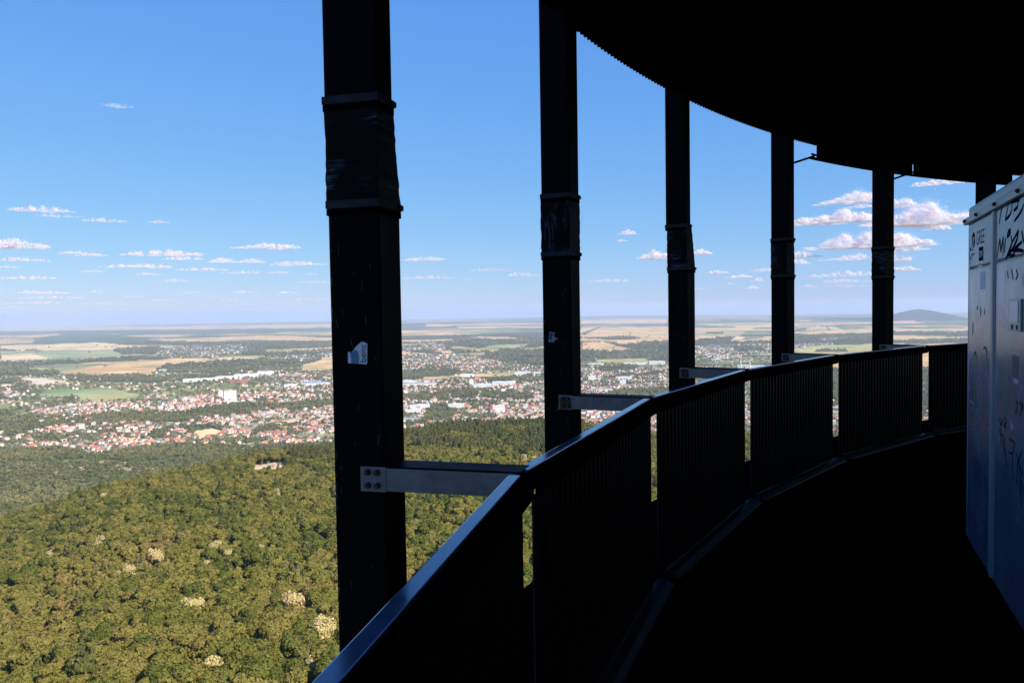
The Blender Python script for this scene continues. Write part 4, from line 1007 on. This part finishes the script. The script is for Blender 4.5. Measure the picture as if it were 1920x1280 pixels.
hall(1170, 712, 30, 40, 5, 'pale hall in the grey town between second and third posts'); hall(1128, 734, 40, 30, 5, 'long cream hall above the second brace', roofm=M_hallg); hall(1110, 712, 14, 30, 6, 'white block beside the second post', cat='apartment block', name='apartment_block')
hall(1168, 722, 12, 20, 9, 'tall white block in the grey town between second and third posts', cat='apartment block', name='apartment_block')
hall(1395, 690, 24, 40, 5, 'white power station hall between the two chimneys', cat='power station', grp='power station'); hall(1420, 690, 30, 40, 4, 'low pale hall right of the two chimneys'); hall(1340, 677, 22, 40, 3, 'pale halls left of the two chimneys'); hall(1352, 674, 20, 40, 3, 'long white shed behind the pale halls left of the chimneys')
for cxp, top, lab in ((1389, 20, 'left one of two slim chimneys above the railing'), (1406, 21, 'right one of two slim chimneys above the railing')):
    P = ground(cxp, 692)[0]; d = float(P[1]); h = top/F_PX*d; root = empty('chimney', P); tag(root, lab, 'chimney', 'power station chimneys')
    m_ = MB(); m_.tube((0, 0, -3), (0, 0, h), 3.4, 14, 2.0); m_.build('stack', M_hall, root); m_ = MB(); m_.tube((0, 0, h*.9), (0, 0, h*.96), 2.35, 14, 2.25); m_.build('warning_ring', M_brick, root)
m_ = MB(); P = ground(508, 877)[0]; root = empty('forest_hut', P, .4); tag(root, 'small dark hut with benches at the bare clearing on the ridge', 'hut')
m_.box((-3, -2, -1), (3, 2, 3.0)); m_.build('wall', M_bark, root); m_ = MB(); m_.prism([(-3.6, -2.6, 3.01), (-3.6, 2.6, 3.01), (-3.6, 0, 5)], (7.2, 0, 0)); m_.build('roof', M_bark, root)

# ------------------------------------------------------------------ clouds: loose swarms of puffs high above the plain
M_cl = bpy.data.materials.new('cloud'); M_cl.use_nodes = True
cn, cl_ = M_cl.node_tree.nodes, M_cl.node_tree.links; cn.remove(cn['Principled BSDF'])
cd = cn.new('ShaderNodeBsdfDiffuse'); ct = cn.new('ShaderNodeBsdfTranslucent'); cm_ = cn.new('ShaderNodeMixShader'); cm_.inputs[0].default_value = .6
for q_ in (cd, ct): q_.inputs[0].default_value = (.96, .91, .95, 1)
cl_.new(cd.outputs[0], cm_.inputs[1]); cl_.new(ct.outputs[0], cm_.inputs[2]); cl_.new(cm_.outputs[0], cn['Material Output'].inputs[0])
CLOUDS = [  # centre x, y, width, height in the picture, density
 (218,197,44,8,.35),(78,392,84,13,.8),(112,404,62,6,.4),(198,412,64,10,.6),(296,415,32,7,.5),(18,456,100,24,1.3),(138,473,42,8,.8),(172,477,46,7,.7),(302,473,132,16,.8),(345,483,64,9,.7),
 (37,486,76,8,.7),(12,500,34,5,.4),(258,498,106,10,1),(497,460,114,16,1.2),(414,487,44,13,1),(472,488,48,12,.8),(560,493,104,12,.9),(380,504,84,8,.9),(450,510,68,7,.8),(518,510,40,7,.8),(582,513,22,5,.7),
 (40,520,88,8,.6),(280,513,36,7,.7),(176,508,34,6,.5),(325,525,46,9,.6),(590,528,62,8,.5),(55,547,32,7,.6),(100,548,52,7,.6),(178,546,20,7,.5),(92,557,92,5,.5),(463,547,42,7,.8),(537,548,40,7,.8),(355,548,44,5,.5),
 (250,556,44,5,.5),(305,562,46,5,.5),(60,567,84,5,.5),(435,561,44,5,.5),(580,561,84,4,.5),(392,556,60,4,.4),(190,568,96,4,.35),(300,570,120,3,.3),(510,568,110,3,.3),(20,576,60,3,.3),
 (790,484,92,12,.9),(802,519,100,9,.7),(918,504,84,10,.35),(985,513,70,12,.55),(1130,525,96,8,.25),(880,523,40,4,.25),
 (1175,434,25,12,.7),(1167,450,18,5,.4),(1228,476,58,20,1),(1312,471,38,12,.9),(1345,509,38,8,.7),(1385,517,46,8,.7),(1420,524,20,8,.7),(1412,538,22,8,.6),(1368,531,14,5,.5),(1300,540,60,4,.3),
 (1598,369,106,26,.75),(1574,405,158,27,1.2),(1618,385,40,8,.4),(1632,446,168,40,1.7),(1620,480,130,14,.55),(1695,458,50,26,.8),(1745,401,146,46,1.8),(1702,380,50,18,.7),(1756,427,34,9,1),(1513,476,46,13,.9),(1500,490,28,11,.9),(1686,485,28,10,.8),(1696,503,46,9,.9),
 (1758,341,76,10,.7),(1590,512,92,12,.4),(1525,517,18,7,.6),(1588,525,80,8,.3),(1515,536,26,5,.4),(1430,505,40,8,.4),(1575,535,90,6,.2),
]
def cloud_label(x, y, w, h):
    side = 'left of the nearest post' if x < 640 else 'right of the nearest post' if x < 1030 else 'left of the third post' if x < 1260 else 'left of the fourth post' if x < 1460 else 'left of the fifth post' if x < 1650 else 'right of the fifth post'
    kind = 'big bright cumulus cloud' if h > 24 else 'flat based white cloud' if h > 9 else 'thin streak cloud'
    lvl = 'high up' if y < 350 else 'upper rows' if y < 450 else 'middle rows' if y < 505 else 'low rows' if y < 540 else 'above the horizon'
    return kind, side, lvl
groups = {}
for c in CLOUDS: groups.setdefault(cloud_label(*c[:4]), []).append(c)
ORD = ['first', 'second', 'third', 'fourth', 'fifth', 'sixth', 'seventh', 'eighth', 'ninth', 'tenth', 'eleventh', 'twelfth', 'thirteenth', 'fourteenth', 'fifteenth', 'sixteenth', 'seventeenth', 'eighteenth', 'nineteenth', 'twentieth']
for (kind, side, lvl), L in groups.items():
    L.sort()
    for q_, (x, y, w, h, den) in enumerate(L):
        if x < 1100: den *= .55; h *= .76
        d = ray(x, y+h*.4); d /= np.hypot(d[0], d[1])
        sl = max(d[2], .004); alt = 1500 if h < 24 else 1750
        dist = min(alt/sl, 62000); c = d*dist
        mpp = dist/F_PX/math.cos(math.atan((x-960)/F_PX)); W, Hh = w*mpp, h*mpp*.80
        g = np.random.default_rng(int(x*7+y)); nl = int(max(4, min(26, w/h*2.2)))
        lx = np.linspace(-.45, .45, nl)+g.normal(0, .03, nl); env = np.clip(1-(np.abs(lx+g.normal(0, .08))/.5)**1.8, .10, 1)*(.62+.38*g.random(nl)); env /= env.max()
        bl = []
        for k in range(nl):
            rx = max(env[k]*Hh*.75, W/nl*.95); bl.append((lx[k]*W, g.normal(0, .10)*W, 0, rx, env[k]*Hh*.82))
            for e in range(4 if h > 16 else 2):
                an = g.uniform(.25, 2.9); bl.append((lx[k]*W+rx*.75*math.cos(an), g.normal(0, .10)*W, env[k]*Hh*.62*math.sin(an), rx*g.uniform(.28, .5), env[k]*Hh*g.uniform(.2, .38)))
        bl = np.array(bl); wgt = (bl[:, 3]*(bl[:, 4]+.1*Hh)); fine = .26 if den < .65 else .34
        n = int(np.clip(w*h*1.9*den/fine**2*.72, 200, 90000))
        B = bl[g.choice(len(bl), n, p=wgt/wgt.sum())]
        dv = g.normal(size=(n, 3)); dv /= np.linalg.norm(dv, axis=1)[:, None]; dv[:, 2] = np.where(dv[:, 2] < 0, dv[:, 2]*.35, dv[:, 2])
        wisp = g.random(n) < (.45 if den < .65 else .22)
        q2 = np.where(wisp, 1+.28*np.abs(g.normal(size=n)), g.uniform(.72, 1.03, n))
        cc = np.stack([B[:, 0]+dv[:, 0]*q2*B[:, 3], B[:, 1]+dv[:, 1]*q2*B[:, 3], B[:, 2]+dv[:, 2]*q2*B[:, 4]], 1)
        cc[:, 2] = np.where(cc[:, 2] < 0, cc[:, 2]*.35, cc[:, 2])
        nn = dv+g.normal(size=(n, 3))*.22; nn /= np.linalg.norm(nn, axis=1)[:, None]
        up = g.normal(size=(n, 3)); t1 = np.cross(nn, up); t1 /= np.linalg.norm(t1, axis=1)[:, None]; t2 = np.cross(nn, t1)
        s = (mpp*fine*(.6+.8*g.random(n)))[:, None]
        v = np.stack([cc-t1*s, cc+t2*s, cc+t1*s, cc-t2*s], 1).reshape(-1, 3); nf = len(v)//4
        me = bpy.data.meshes.new('cloud'); me.vertices.add(len(v)); me.vertices.foreach_set('co', v.astype(np.float32).ravel())
        me.loops.add(4*nf); me.loops.foreach_set('vertex_index', np.arange(4*nf, dtype=np.int32)); me.polygons.add(nf); me.polygons.foreach_set('loop_start', (np.arange(nf)*4).astype(np.int32)); me.update(calc_edges=True)
        me.materials.append(M_cl)
        o = link(bpy.data.objects.new('cloud', me)); o.location = c; o.rotation_euler = (0, 0, -math.atan2(d[0], d[1]))
        lb = '%s %s, %s' % (kind, side, lvl)
        if len(L) > 1: lb = '%s %s, %s, %s from the left' % (kind, side, lvl, ORD[q_])
        tag(o, lb, 'cloud', 'clouds over the plain')

# ------------------------------------------------------------------ haze over the plain
hz = MB(); hz.box((-80000, -80000, -1400), (80000, 80000, 47))
ho = hz.build('haze', []); tag(ho, kind='stuff')
M_hz = bpy.data.materials.new('haze'); M_hz.use_nodes = True; hn = M_hz.node_tree.nodes; hn.remove(hn['Principled BSDF'])
pv = hn.new('ShaderNodeVolumePrincipled'); pv.inputs['Color'].default_value = (.62, .76, 1.0, 1); pv.inputs['Density'].default_value = 4.4e-5; pv.inputs['Anisotropy'].default_value = 0.0
M_hz.node_tree.links.new(pv.outputs[0], hn['Material Output'].inputs['Volume'])
ho.data.materials.append(M_hz)
